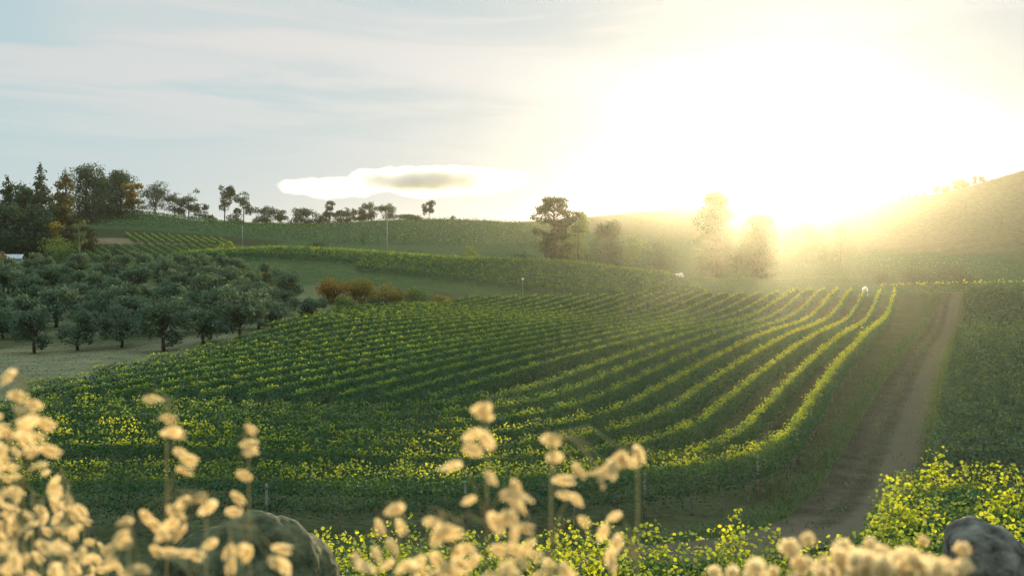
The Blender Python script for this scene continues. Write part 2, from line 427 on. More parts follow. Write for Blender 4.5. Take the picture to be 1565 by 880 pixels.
# the long lens-shaped cloud, far outside the haze
cm, t = mat_new('cloud_vapour')
tc = t.nodes.new('ShaderNodeTexCoord')
def MM(op, a, b=None, c=None):
    n = t.nodes.new('ShaderNodeMath'); n.operation = op
    for i, v in enumerate((a, b, c)):
        if v is None: continue
        if isinstance(v, (int, float)): n.inputs[i].default_value = v
        else: t.links.new(v, n.inputs[i])
    return n.outputs[0]
ln = t.nodes.new('ShaderNodeVectorMath'); ln.operation = 'LENGTH'; t.links.new(tc.outputs['Object'], ln.inputs[0])
mpc = t.nodes.new('ShaderNodeMapping'); mpc.inputs['Scale'].default_value = (4.2, 2.0, 1.1); t.links.new(tc.outputs['Object'], mpc.inputs[0])
nc_ = t.nodes.new('ShaderNodeTexNoise'); nc_.inputs['Scale'].default_value = 1.0; nc_.inputs['Detail'].default_value = 4
t.links.new(mpc.outputs[0], nc_.inputs[0])
dn = MM('MULTIPLY', MM('MULTIPLY', MM('MINIMUM', MM('MAXIMUM', MM('SUBTRACT', MM('MULTIPLY_ADD', nc_.outputs[0], 1.1, 0.50), MM('MULTIPLY_ADD', ln.outputs['Value'], 1.35, 0.0)), 0.0), 0.30), CLOUD_D), 1.0)
dn.node.name = 'DENS'
pv = t.nodes.new('ShaderNodeVolumePrincipled'); pv.inputs['Color'].default_value = (1.0, 0.985, 0.955, 1); pv.inputs['Anisotropy'].default_value = 0.75
t.links.new(dn, pv.inputs['Density'])
ot = t.nodes.new('ShaderNodeOutputMaterial'); t.links.new(pv.outputs[0], ot.inputs['Volume'])
import bmesh
for px, py, wpx, hpx, lab in ((662, 277, 345, 58, 'long lens-shaped cloud with a tan core floating over the tree line'), (505, 287, 215, 40, 'thin white wisp trailing from the left end of the lens-shaped cloud')):
    bm = bmesh.new(); bmesh.ops.create_icosphere(bm, subdivisions=4, radius=1.0)
    me = bpy.data.meshes.new('cloud'); bm.to_mesh(me); bm.free(); me.materials.append(cm)
    if 'wisp' in lab:                        # the wisp is far thinner vapour
        t.nodes['DENS'].inputs[1].default_value = 1.0
        wm = cm.copy(); wm.name = 'wisp_vapour'; wm.node_tree.nodes['DENS'].inputs[1].default_value = 0.22; me.materials[0] = wm
    co = link_mesh('cloud', me, None, W(px, py, 4200)); co.scale = (wpx / F * 2100, 260, hpx / F * 2100)
    tag(co, lab, 'cloud', 'clouds over the tree line', 'thing')

def resample(P, step):
    P = np.asarray(P, float)
    # smooth the corner points first (Catmull-Rom)
    Q = []
    E = np.vstack([2 * P[0] - P[1], P, 2 * P[-1] - P[-2]])
    for i in range(1, len(E) - 2):
        a, b, c, d = E[i - 1], E[i], E[i + 1], E[i + 2]
        for tt in np.linspace(0, 1, 12, endpoint=False):
            Q.append(0.5 * (2 * b + (c - a) * tt + (2 * a - 5 * b + 4 * c - d) * tt ** 2 + (3 * b - a - 3 * c + d) * tt ** 3))
    Q.append(P[-1]); Q = np.array(Q)
    L = np.concatenate([[0], np.cumsum(np.linalg.norm(np.diff(Q, axis=0), axis=1))])
    m = max(2, int(L[-1] / step) + 1)
    s = np.linspace(0, L[-1], m)
    return np.stack([np.interp(s, L, Q[:, k]) for k in range(Q.shape[1])], -1)

# dirt track up the slope, beside the vine rows
TRK = resample([(0.5, 30.6), (8.0, 32.8), (14, 41.5), (26.3, 68), (44.6, 107), (67.6, 156), (76, 174), (83, 190)], 1.2)
tan = np.gradient(TRK, axis=0); tan /= np.linalg.norm(tan, axis=1)[:, None]
nrm = np.stack([tan[:, 1], -tan[:, 0]], -1)
acr = np.linspace(-1.2, 2.6, 13)
TP = TRK[:, None] + nrm[:, None] * acr[None, :, None]
prof = 0.06 - .05 * np.exp(-((acr + .2) / .3) ** 2) - .05 * np.exp(-((acr - 1.5) / .3) ** 2)
TZ = H(TP[..., 0], TP[..., 1]) + prof
tv = np.concatenate([TP, TZ[..., None]], -1)
ti = np.arange(TP.shape[0] * 13).reshape(-1, 13)
tq = np.stack([ti[:-1, :-1], ti[:-1, 1:], ti[1:, 1:], ti[1:, :-1]], -1).reshape(-1, 4)
tm, t = mat_new('track_dirt')
at = t.nodes.new('ShaderNodeAttribute'); at.attribute_name = 'across'
tc = t.nodes.new('ShaderNodeTexCoord')
n1 = t.nodes.new('ShaderNodeTexNoise'); n1.inputs['Scale'].default_value = 0.9; n1.inputs['Detail'].default_value = 9; n1.inputs['Roughness'].default_value = 0.7
t.links.new(tc.outputs['Object'], n1.inputs[0])
ad = t.nodes.new('ShaderNodeMath'); ad.operation = 'MULTIPLY_ADD'; ad.inputs[1].default_value = 1.0
t.links.new(n1.outputs[0], ad.inputs[0]); t.links.new(at.outputs['Fac'], ad.inputs[2])
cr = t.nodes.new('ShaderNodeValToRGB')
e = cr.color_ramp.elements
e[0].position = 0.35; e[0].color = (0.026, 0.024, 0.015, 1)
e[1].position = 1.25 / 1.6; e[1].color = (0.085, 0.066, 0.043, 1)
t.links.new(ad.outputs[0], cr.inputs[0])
df = t.nodes.new('ShaderNodeBsdfDiffuse'); t.links.new(cr.outputs[0], df.inputs[0])
bp = t.nodes.new('ShaderNodeBump'); bp.inputs['Strength'].default_value = 0.7; bp.inputs['Distance'].default_value = 0.08
t.links.new(n1.outputs[0], bp.inputs['Height']); t.links.new(bp.outputs[0], df.inputs['Normal'])
ot = t.nodes.new('ShaderNodeOutputMaterial'); t.links.new(df.outputs[0], ot.inputs[0])
acv = -0.02 + 0.14 * np.exp(-((acr + .2) / .35) ** 2) + 0.34 * sstep(acr, .5, 1.1) * sstep(-acr, -2.6, -2.0)  # left side dark soil with its shadow put into the colour
track = link_mesh('dirt_track', raw_mesh('dirt_track', tv.reshape(-1, 3), tq, tm, True, {'across': ('FLOAT', (acv[None] + (.42 * sstep(-np.arange(TP.shape[0]), -13, -6))[:, None]).ravel())}))  # foot made paler: sandy dirt with its sunlit spot in the colour
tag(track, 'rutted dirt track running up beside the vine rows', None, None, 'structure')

# haze: one even, pale volume round the camera and everything that stands here
hz = MB(); hz.box((0, 1400, -4), (6400, 3400, 196))
hm, t = mat_new('haze_air')
pv = t.nodes.new('ShaderNodeVolumePrincipled')
pv.inputs['Color'].default_value = (1.0, 0.94, 0.71, 1)
pv.inputs['Density'].default_value = 0.000066
pv.inputs['Anisotropy'].default_value = 0.88
ot = t.nodes.new('ShaderNodeOutputMaterial'); t.links.new(pv.outputs[0], ot.inputs['Volume'])
haze = hz.build('haze', hm, smooth=False)
tag(haze, 'golden evening haze filling the valley air', None, None, 'stuff')

# ------------------------------------------------------------------ foliage builders
LEAF4 = np.array([(0, -.5, 0), (.36, -.05, .10), (0, .5, -.04), (-.36, -.05, .10)])
LEAF6 = np.array([(0, -.42, 0), (.40, -.28, .10), (.50, .12, .12), (0, .5, -.06), (-.50, .12, .12), (-.40, -.28, .10)])
def leaves(name, P, size, mat, up=0.3, shape=LEAF4, tint=None, aspect=1.0):
    """One mesh of many leaf faces at the points P."""
    n = len(P); k = len(shape)
    nv = rng.normal(size=(n, 3)); nv[:, 2] += up * np.sign(nv[:, 2] + 1e-6)
    nv /= np.linalg.norm(nv, axis=1)[:, None]
    rv = rng.normal(size=(n, 3))
    a = np.cross(nv, rv); a /= np.linalg.norm(a, axis=1)[:, None] + 1e-9
    b = np.cross(nv, a)
    sz = (np.broadcast_to(size, (n,)) * rng.uniform(.7, 1.3, n))[:, None, None]
    V = P[:, None] + sz * (shape[None, :, 0:1] * aspect * a[:, None] + shape[None, :, 1:2] * b[:, None] + shape[None, :, 2:3] * nv[:, None])
    Fq = np.arange(n * k).reshape(n, k)
    if tint is None: tint = rng.uniform(0, 1, n)
    return raw_mesh(name, V.reshape(-1, 3), Fq, mat, False, {'tint': ('FLOAT', np.repeat(tint, k))})

def fbm1(s, seed, f=1.0):
    r = np.random.default_rng(seed); out = np.zeros_like(s)
    for o in range(4):
        out += np.sin(s * f * 2 ** o * r.uniform(.8, 1.2) + r.uniform(0, 6.28)) / 2 ** (o * .7)
    return out / 2.2

def vine_points(path, seed, base=0.55, top=1.75, width=0.42, cover=10.0, smin=0.085, sk=0.0014, smax=0.34, rough=.7):
    """Leaf points of a trellised row along path (x, y): an uneven hedge with shoots standing out of its top."""
    seg = np.linalg.norm(np.diff(path, axis=0), axis=1)
    mid = (path[1:] + path[:-1]) / 2
    dist = np.hypot(mid[:, 0], mid[:, 1])
    sz = np.clip(smin + (dist - 18) * sk, smin, smax)
    cnt = rng.poisson(seg * cover / sz ** 2 * .5)
    ii = np.repeat(np.arange(len(seg)), cnt); n = len(ii)
    tt = rng.uniform(0, 1, n)
    xy = path[ii] * (1 - tt[:, None]) + path[ii + 1] * tt[:, None]
    L = np.concatenate([[0], np.cumsum(seg)]); s = L[ii] + tt * seg[ii]
    tn = np.diff(path, axis=0) / seg[:, None]; nr_ = np.stack([-tn[:, 1], tn[:, 0]], -1)[ii]
    vig = 1 + .24 * rough * fbm1(s, seed, 1.6)                      # vigour of each vine along the row
    bunch = 0.5 + 0.5 * np.sin(s * 2 * math.pi / 1.7 + seed)
    hgt = (top - base) * vig + .12 * bunch
    a = rng.uniform(0, 2 * math.pi, n); r = np.sqrt(rng.uniform(.25, 1, n))
    w = width * (0.85 + .35 * bunch) * (1 + .25 * fbm1(s, seed + 5, 2.1))
    off = np.cos(a) * r * w
    zz_ = base + hgt * (.5 + .5 * np.sin(a) * r)
    sh = rng.uniform(0, 1, n) < .15                         # shoots
    zz_ = np.where(sh, base + hgt + rng.uniform(0, 1, n) ** 2 * .6 * rough, zz_); off = np.where(sh, rng.normal(0, .12, n), off)
    hang = rng.uniform(0, 1, n) < .05
    zz_ = np.where(hang, base - rng.uniform(0, .3, n), zz_)
    xy = xy + nr_ * off[:, None]
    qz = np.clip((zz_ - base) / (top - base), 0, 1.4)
    tint = np.clip(.03 + .12 * qz + .80 * sstep(qz, .93, 1.12) * np.clip(.72 + .6 * fbm1(s, seed + 3, 1.5), .1, 1.3) + rng.normal(0, .04 + .05 * rough, n) + .08 * fbm1(s, seed + 9, .6), 0, 1)  # young shoots lighter; tint also paints sunlit tops above shaded row sides
    return np.concatenate([xy, zz_[:, None]], 1), sz[ii], tint

def in_view(path, lo=-560, hi=2100, ymin=2):
    px = CX + F * path[:, 0] / np.maximum(path[:, 1], .1)
    ok = (px > lo) & (px < hi) & (path[:, 1] > ymin)
    if ok.sum() < 3: return None
    i = np.where(ok)[0]; return path[i[0]:i[-1] + 1]

ORD = ('first second third fourth fifth sixth seventh eighth ninth tenth eleventh twelfth thirteenth fourteenth fifteenth sixteenth '
       'seventeenth eighteenth nineteenth twentieth').split()
TENS = ['', '', 'twenty', 'thirty', 'forty', 'fifty']
def ordinal(k):
    if k <= 20: return ORD[k - 1]
    t_, u_ = divmod(k, 10)
    return {30: 'thirtieth', 40: 'fortieth', 50: 'fiftieth'}.get(k) or TENS[t_] + '-' + ORD[u_ - 1]

trunk_me = None
def vine_row(path, label, group, seed, mat='vine', trunks=None, posts=None, shape=LEAF4, **kw):
    path = np.asarray(path)
    o_xy = path[len(path) // 2]; oz = h1(*o_xy)
    root = empty('vine_row', (o_xy[0], o_xy[1], oz), label, 'vine row', group)
    P, sz, tint = vine_points(path, seed, **kw)
    P[:, 2] += H(P[:, 0], P[:, 1]) - oz; P[:, :2] -= o_xy
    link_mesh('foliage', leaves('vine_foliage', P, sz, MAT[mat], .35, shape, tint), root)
    L = np.concatenate([[0], np.cumsum(np.linalg.norm(np.diff(path, axis=0), axis=1))])
    for spec, nm in ((trunks, 'trunk'), (posts, 'post')):
        if not spec: continue
        s0, s1, st, hh, rr = spec
        for s in np.arange(s0, min(s1, L[-1]), st):
            x = np.interp(s, L, path[:, 0]) + rng.normal(0, .05); y = np.interp(s, L, path[:, 1]) + rng.normal(0, .05)
            mb = MB()
            if nm == 'trunk':
                p0 = np.array([x, y, h1(x, y) - .05]); lean = rng.normal(0, .06, 2)
                pts_ = [p0 + np.array([lean[0] * q, lean[1] * q, hh * q]) + np.append(rng.normal(0, .012, 2), 0) for q in (0, .3, .6, 1)]
                mb.tube(pts_, [rr * 1.4, rr, rr * .85, rr * .9], 6)
                e = pts_[-1]
                for sg in (-1, 1): mb.tube([e, e + np.array([sg * .25, .05, .12]), e + np.array([sg * .55, .1, .15])], [rr * .7, rr * .5, rr * .3], 5)
            else:
                p0 = np.array([x, y, h1(x, y) - .1]); mb.tube([p0, p0 + np.array([0, 0, hh])], [rr, rr], 8)
            c = np.array([o_xy[0], o_xy[1], oz])
            mb.v = [q - c for q in mb.v]
            mb.build(nm, MAT['vinewood' if nm == 'trunk' else 'wood'], root)
    return root

# ------------------------------------------------------------------ the main block of curving vine rows
n_pts = 40
def arc(P): 
    Q = resample(P, 1.0); i = np.linspace(0, len(Q) - 1, 90); 
    return np.stack([np.interp(i, np.arange(len(Q)), Q[:, k]) for k in (0, 1)], -1)
F0 = arc([(-52, 33.5), (-30, 34), (-10, 34.5), (3.2, 36), (9.5, 40), (13.0, 46), (22.6, 69), (41.3, 112), (64, 166)])
rows = []
for i in range(8):                           # the front rows swing round to run along the foot of the bank
    gap = 4.2 * float(sstep(i, .8, 1.2))
    rows.append(F0 + np.stack([np.full(90, -1.5 * i), 2.5 * i + gap * sstep(-F0[:, 0], -4, 14)], -1))
for i in range(8, 27):                       # the others run straight up the slope
    y_ = np.linspace(57.5 + .15 * (i - 8) + 7.6 * max(0, i - 17.6), 168 - .5 * max(0, i - 16), 40)
    x_ = 18.6 - 2.7 * 7 - 2.75 * (i - 7) + .455 * (y_ - 60) + (y_ - 60) ** 2 * .00012 + .8 * np.sin(y_ * .05 + i * .1)
    rows.append(np.stack([x_, y_], -1))
rows = [resample(q_[::3], 1.0) for q_ in rows]
for k, R in enumerate(rows):
    R = in_view(R)
    if R is None: continue
    if k == 0:
        lab = 'front vine row beside the dirt track with bare trunks and posts showing'
        vine_row(R, lab, 'vine rows curving up the main slope', 100, 'vine_near', trunks=(0, 100, 1.7, .8, .045), posts=(1.0, 100, 6.8, 1.9, .05), base=.75, top=1.95, width=.5, cover=11)
    else:
        lab = ordinal(k + 1) + ' vine row up the slope counted inward from the dirt track'
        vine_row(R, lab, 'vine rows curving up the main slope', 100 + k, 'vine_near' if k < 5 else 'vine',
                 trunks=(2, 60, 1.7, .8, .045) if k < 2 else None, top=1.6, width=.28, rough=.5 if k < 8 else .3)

# rows of the field right of the track, running across the view
yy = 44.0; k = 0
while yy < 171:
    k += 1
    cx_ = np.interp(yy, TRK[:, 1], TRK[:, 0]) + 3.3
    pth = np.stack([np.arange(cx_, cx_ + 12 + yy * .45, 1.0)] * 2, -1)
    pth[:, 1] = yy + .03 * (pth[:, 0] - cx_)
    vine_row(pth, ordinal(k) + ' cross row counted from the near end of the field right of the track',
             'vine rows of the field right of the track', 300 + k, 'field', base=.2, top=1.3, width=.5, cover=10, smin=.09)
    yy += 3.0
# lit row along the crest
pth = resample([(62, 170.5), (75, 173), (95, 174), (140, 175), (200, 176)], 1)
vine_row(pth, 'yellow lit vine row standing along the crest on the right', 'vine rows on the crest', 77, 'vine_near', top=1.9, width=.7)

# foreground rows on the bank
def W2(px, Y): w = ray(px, 440); return (w[0] / w[1] * Y, Y)
fr = [([W2(470, 19.5), W2(700, 19.2), W2(900, 19.0), W2(1040, 19.2), W2(1135, 19.6)], 'broad bright vine row at the bottom centre behind the pale seed heads', 1.5, .75),
      ([W2(420, 16.4), W2(700, 16.2), W2(950, 16.0), W2(1150, 16.4), W2(1300, 17.2)], 'bright vine row nearest the grasses, in front of the broad bright row', 1.3, .75),
      ([W2(1352, 24.0), W2(1400, 25.2), W2(1480, 26.2), W2(1640, 26.5), W2(1800, 26.5)], 'yellow-topped vine row edging the green field behind the dark boulder', 1.9, .7),
      ([W2(1338, 21.0), W2(1420, 22.0), W2(1520, 22.4), W2(1800, 22.5)], 'second vine row behind the dark boulder, below the yellow-topped one', 1.6, .8),
      ([W2(1330, 18.2), W2(1420, 18.7), W2(1520, 18.9), W2(1800, 19)], 'leafy vine row between the dark boulder and the rows behind', 1.5, .9),
      ([W2(1290, 15.4), W2(1420, 15.7), W2(1800, 15.9)], 'low leafy vine row right behind the dark boulder and dry flower heads', 1.4, .9)]
for k, (P, lab, top, wd) in enumerate(fr):
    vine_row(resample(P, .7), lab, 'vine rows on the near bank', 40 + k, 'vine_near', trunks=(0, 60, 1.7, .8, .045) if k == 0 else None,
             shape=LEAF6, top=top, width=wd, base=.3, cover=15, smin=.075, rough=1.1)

# ------------------------------------------------------------------ terrace hump and the far striped fields
k = 0
for Yc in np.arange(214, 262, 3.2):
    k += 1
    P = [(x, Yc + (x + 45) ** 2 * .0006 + (7 if x > 20 else 0) * (x - 20) / 30) for x in np.arange(-78 if Yc > 225 else -34, 46, 6.0)]
    vine_row(resample(P, 1.5), ordinal(k) + ' vine row of the low terrace behind the olive grove, counted uphill', 'vine rows of the low terrace', 500 + k, 'vine', top=1.7, width=.6)
k = 0
for px in np.arange(128, 420, 16.0):
    k += 1
    a = np.array(W2(px + 26, 304)); b = np.array(W2(px - 14, 346))
    vine_row(resample([a, (a + b) / 2 + rng.normal(0, .3, 2), b], 2), ordinal(k) + ' stripe of vines from the left in the striped hillside field', 'vine stripes of the far hillside field', 600 + k, 'lime', base=.3, top=1.5, width=.5, cover=8)
k = 0
for px in np.arange(195, 345, 13.0):
    k += 1
    a = np.array(W2(px + 18, 356)); b = np.array(W2(px - 2, 392))
    vine_row(resample([a, b], 2), ordinal(k) + ' short vine stripe from the left above the striped field', 'short vine stripes above the striped field', 700 + k, 'vine_near', base=.3, top=1.4, width=.5, cover=8)
k = 0
for Yc in np.arange(420, 520, 6.5):
    k += 1
    P = [(W2(px, Yc)[0], Yc + 6 * math.sin(px * .006)) for px in np.arange(150, 880, 60)]
    vine_row(resample(P, 4), ordinal(k) + ' vine row up the wide skyline hill, counted from its foot', 'vine rows of the skyline hill', 800 + k, 'vine', top=1.6, width=.7, cover=4, smax=.6, sk=.0012)

# ------------------------------------------------------------------ trees
def crown_pts(blobs, n, gap=0.35, seed=0):
    """Leaf clump points through blobs (x, y, z, rx, rz), thinned by a 3-D wave field so that light shows through."""
    r = np.random.default_rng(seed)
    wts = np.array([b[3] ** 2 * b[4] for b in blobs]); wts = wts / wts.sum()
    bi = r.choice(len(blobs), int(n * (1 + gap)), p=wts); B = np.array(blobs)[bi]
    d = r.normal(size=(len(bi), 3)); d /= np.linalg.norm(d, axis=1)[:, None]
    rad = r.uniform(.15, 1, len(bi)) ** .45
    P = B[:, :3] + d * rad[:, None] * np.stack([B[:, 3], B[:, 3], B[:, 4]], -1)
    P += r.normal(0, .08, P.shape) * B[:, 3:4]
    sc_ = 2.6 / np.median(B[:, 3])
    fld = np.sin(P[:, 0] * sc_ + seed) + np.sin(P[:, 1] * sc_ * 1.1 + 2 * seed) + np.sin(P[:, 2] * sc_ * 1.3 + 3 * seed)
    keepi = fld > np.quantile(fld, gap * .75)
    return P[keepi]

def tree_mesh(kind, h, w, seed, mat, leaf=.42, n=1500):
    """(trunk MB, crown mesh) of a tree standing at the origin."""
    r = np.random.default_rng(seed); mb = MB(); bl = []
    tr = max(.12, h * .018)
    if kind == 'conifer':
        mb.tube([(0, 0, -.3), (0, 0, h * .5), (0, 0, h * .97)], [tr, tr * .6, .04], 7)
        nl = int(9 + h * .35)
        for i in range(nl):
            q = (i + .5) / nl; z = h * (.08 + .9 * q); rw = w / 2 * (1 - q) ** .75 * r.uniform(.7, 1.2) + .25
            for j in range(4):
                a = r.uniform(0, 6.28); x, y = math.cos(a) * rw * .55, math.sin(a) * rw * .55
                bl.append((x, y, z - rw * .12, rw * .55, h / nl * .75))
                if j < 2: mb.tube([(0, 0, z), (x * 1.2, y * 1.2, z - rw * .1)], [tr * .3 * (1 - q) + .03, .02], 4, False)
        gap = .3
    elif kind == 'pine':                     # bare lower limbs, open layered crown
        mb.tube([(0, 0, -.3), (.2, 0, h * .4), (-.1, .1, h * .75), (0, 0, h * .96)], [tr * 1.2, tr, tr * .6, .05], 8)
        for i in range(78):
            q = .06 + .93 * ((i + r.uniform(0, 1)) / 78) ** .8; z = h * q; rw = w / 2 * (max(.22, max(0, 1 - ((q - .66) / .36) ** 2) ** .85) if q > .55 else .72 + .3 * q)
            a = r.uniform(0, 6.28); f = r.uniform(.3, .95); x, y = math.cos(a) * rw * f, math.sin(a) * rw * f
            rr = w * r.uniform(.09, .16); bl.append((x, y, min(z, h - rr * .5), rr, rr * .6))
            mb.tube([(0, 0, z - h * .06), (x * .5, y * .5, z - h * .015), (x, y, z)], [tr * .4, tr * .25, .03], 5, False)
        gap = .3
    elif kind == 'tall':                     # slim, open, tufts carried high
        mb.tube([(0, 0, -.3), (.15, 0, h * .4), (-.2, 0, h * .8), (0, 0, h * .95)], [tr, tr * .8, tr * .45, .04], 7)
        for i in range(15):
            q = r.uniform(.38, .97); z = h * q; a = r.uniform(0, 6.28); f = r.uniform(.2, 1) * w * .36
            x, y = math.cos(a) * f, math.sin(a) * f; rr = w * r.uniform(.13, .24)
            bl.append((x, y, z, rr, rr * .9)); mb.tube([(0, 0, z - h * .12), (x, y, z)], [tr * .4, .03], 5, False)
        gap = .35
    elif kind == 'column':                   # clothed to the ground, rounded irregular top
        mb.tube([(0, 0, -.3), (0, 0, h * .5), (0, 0, h * .95)], [tr * 1.4, tr * .9, .06], 8)
        for i in range(70):
            q = .05 + .93 * (i + r.uniform(0, 1)) / 70; a = r.uniform(0, 6.28)
            rw = w / 2 * min(1, (1 - q) * 1.35 + .30) * min(1, .75 + q)
            f = rw * r.uniform(.1, .85); x, y = math.cos(a) * f, math.sin(a) * f; rr = w * r.uniform(.12, .2)
            bl.append((x, y, h * q - (rr * .6 if q > .9 else 0), rr, rr * .9)); 
            if i % 2: mb.tube([(0, 0, h * q * .92), (x, y, h * q)], [tr * .35, .03], 5, False)
        gap = .22
    elif kind == 'bush':
        for i in range(5): 
            a = r.uniform(0, 6.28); mb.tube([(0, 0, -.2), (math.cos(a) * w * .12, math.sin(a) * w * .12, h * .3), (math.cos(a) * w * .28, math.sin(a) * w * .28, h * .65)], [.09, .06, .02], 5, False)
        for i in range(16):
            a = r.uniform(0, 6.28); f = r.uniform(0, .36) * w; q = r.uniform(.12, .72)
            rr = w * r.uniform(.14, .24); z = h * q * (1 - .5 * (f / (w * .5)) ** 2) + .1 * h
            bl.append((math.cos(a) * f, math.sin(a) * f, z, rr, min(rr, h * .3)))
        gap = .22
    else:                                    # broad
        mb.tube([(0, 0, -.3), (.1, 0, h * .18), (0, .1, h * .38)], [tr * 1.5, tr * 1.15, tr], 8)
        for i in range(24):
            a = r.uniform(0, 6.28); q = r.uniform(.2, .9)
            f = w * .40 * math.sqrt(max(0.05, 1 - ((q - .52) / .5) ** 2)) * r.uniform(.35, 1)
            x, y, z = math.cos(a) * f, math.sin(a) * f, h * q; rr = w * r.uniform(.12, .22)
            bl.append((x, y, z, rr, min(rr, h * .16)))
            mb.tube([(0, .05, h * .3), (x * .45, y * .45, h * (.3 + (q - .3) * .6)), (x, y, z)], [tr * .6, tr * .35, .03], 5, False)
        gap = .38
    P = crown_pts(bl, n, gap, seed)
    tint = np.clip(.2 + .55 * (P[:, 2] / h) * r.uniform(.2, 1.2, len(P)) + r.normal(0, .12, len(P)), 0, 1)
    return mb, leaves('crown_foliage', P, leaf, MAT[mat], .15, LEAF4, tint)

def tree(name, px, top, width, Y, label, kind, mat, cat='tree', group=None, seed=None, n=1500, leaf=.42, base_py=None, bark='bark', sink=0.0):
    x, y = W2(px, Y); z = h1(x, y)
    h = max(.8, W(px, top, Y)[2] - z); w = width / F * Y
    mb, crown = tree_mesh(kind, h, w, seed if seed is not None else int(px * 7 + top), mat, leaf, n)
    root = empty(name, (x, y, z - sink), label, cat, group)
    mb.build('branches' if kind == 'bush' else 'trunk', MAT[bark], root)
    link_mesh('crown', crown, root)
    return root

G1 = 'tall trees of the grove on the left'
L1 = [('fir_tree', 12, 263, 34, 335, 'slim dark fir with a pointed tip at the left edge of the grove', 'conifer', 'needle', 2200),
      ('fir_tree', 65, 245, 50, 345, 'tallest dark fir of the left grove with a ragged pointed top', 'conifer', 'needle', 2800),
      ('fir_tree', 102, 250, 62, 330, 'broad brownish conifer at the right front of the left grove', 'conifer', 'brown', 3600),
      ('broadleaf_tree', -30, 280, 75, 350, 'dark broad tree cut by the left edge beside the slim fir', 'broad', 'dark', 2600),
      ('broadleaf_tree', 36, 282, 72, 348, 'dark broad tree between the slim fir and the tallest fir', 'broad', 'dark', 3000),
      ('broadleaf_tree', 15, 315, 80, 322, 'lower dark tree under the slim fir of the left grove', 'broad', 'dark', 2800),
      ('broadleaf_tree', 60, 318, 70, 320, 'lower dark tree beneath the tallest fir', 'broad', 'dark', 2800),
      ('broadleaf_tree', 134, 252, 66, 440, 'high dome-topped dark tree right behind the brownish conifer', 'broad', 'dark', 3200),
      ('broadleaf_tree', 160, 272, 50, 460, 'dark tree with thin twigs on top between the dome-topped tree and the oak', 'broad', 'dark', 2200),
      ('oak_tree', 186, 260, 56, 470, 'round dark oak with a loose crooked top on the skyline', 'broad', 'dark', 2600),
      ('poplar_tree', 203, 282, 26, 462, 'slender golden-green tree at the right end of the left grove', 'tall', 'gold', 1100)]
for nm, px, top, w, Y, lab, kind, mat, n in L1:
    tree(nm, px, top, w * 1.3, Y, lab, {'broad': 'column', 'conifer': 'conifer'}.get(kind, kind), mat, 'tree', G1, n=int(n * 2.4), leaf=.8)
G2 = 'trees along the left skyline'
L2 = [('oak_tree', 238, 277, 52, 500, 'open-crowned oak on the skyline, right of the golden-green tree', 'broad', 'dark', 1200),
      ('oak_tree', 268, 295, 38, 502, 'low loose tree on the skyline right of the open-crowned oak', 'broad', 'dark', 800),
      ('oak_tree', 289, 291, 30, 505, 'narrow tree with one raised tuft in the dip of the left skyline', 'tall', 'dark', 600),
      ('oak_tree', 306, 312, 30, 505, 'low scrubby tree at the end of the falling tree line', 'broad', 'dark', 500),
      ('eucalyptus_tree', 344, 285, 32, 515, 'taller of the two slim open trees standing together on the skyline', 'tall', 'dark', 1000),
      ('eucalyptus_tree', 373, 297, 32, 515, 'shorter of the two slim open trees standing together on the skyline', 'tall', 'dark', 800),
      ('shrub', 325, 328, 26, 515, 'low bush left of the two slim open trees', 'bush', 'dark', 300),
      ('shrub', 360, 326, 26, 512, 'low bush between the two slim open trees', 'bush', 'dark', 300),
      ('oak_tree', 405, 314, 38, 518, 'round oak just right of the two slim trees', 'broad', 'dark', 900),
      ('oak_tree', 428, 317, 24, 518, 'narrow oak leaning on the round oak beside the two slim trees', 'broad', 'dark', 500),
      ('oak_tree', 462, 318, 50, 518, 'wide umbrella-shaped oak under the left tip of the long cloud', 'broad', 'dark', 1200),
      ('oak_tree', 505, 309, 22, 520, 'slender tree with a round tuft on top under the long cloud', 'tall', 'dark', 500),
      ('oak_tree', 496, 326, 24, 522, 'low tree beneath the slender tufted tree', 'broad', 'dark', 400),
      ('oak_tree', 525, 319, 32, 520, 'dense round tree right of the slender tufted tree', 'broad', 'dark', 800),
      ('oak_tree', 549, 316, 28, 520, 'narrow dark tree in the middle of the long tree line', 'broad', 'dark', 600),
      ('oak_tree', 568, 310, 32, 520, 'highest loose tree of the line below the cloud', 'broad', 'dark', 700),
      ('oak_tree', 593, 310, 36, 522, 'loose spreading tree straight above the utility pole', 'broad', 'dark', 600),
      ('shrub', 620, 328, 42, 520, 'low flat bush right of the tree above the pole', 'bush', 'dark', 400),
      ('shrub', 638, 330, 22, 520, 'small bush left of the lone round tree', 'bush', 'dark', 250),
      ('oak_tree', 656, 308, 22, 520, 'lone small round tree on a thin stem on the bare skyline', 'tall', 'dark', 500),
      ('shrub', 692, 330, 9, 520, 'tiny bush alone on the bare skyline right of the lone round tree', 'bush', 'dark', 80)]
for nm, px, top, w, Y, lab, kind, mat, n in L2:
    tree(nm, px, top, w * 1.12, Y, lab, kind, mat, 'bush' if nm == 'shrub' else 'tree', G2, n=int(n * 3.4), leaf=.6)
G3 = 'big trees of the middle distance'
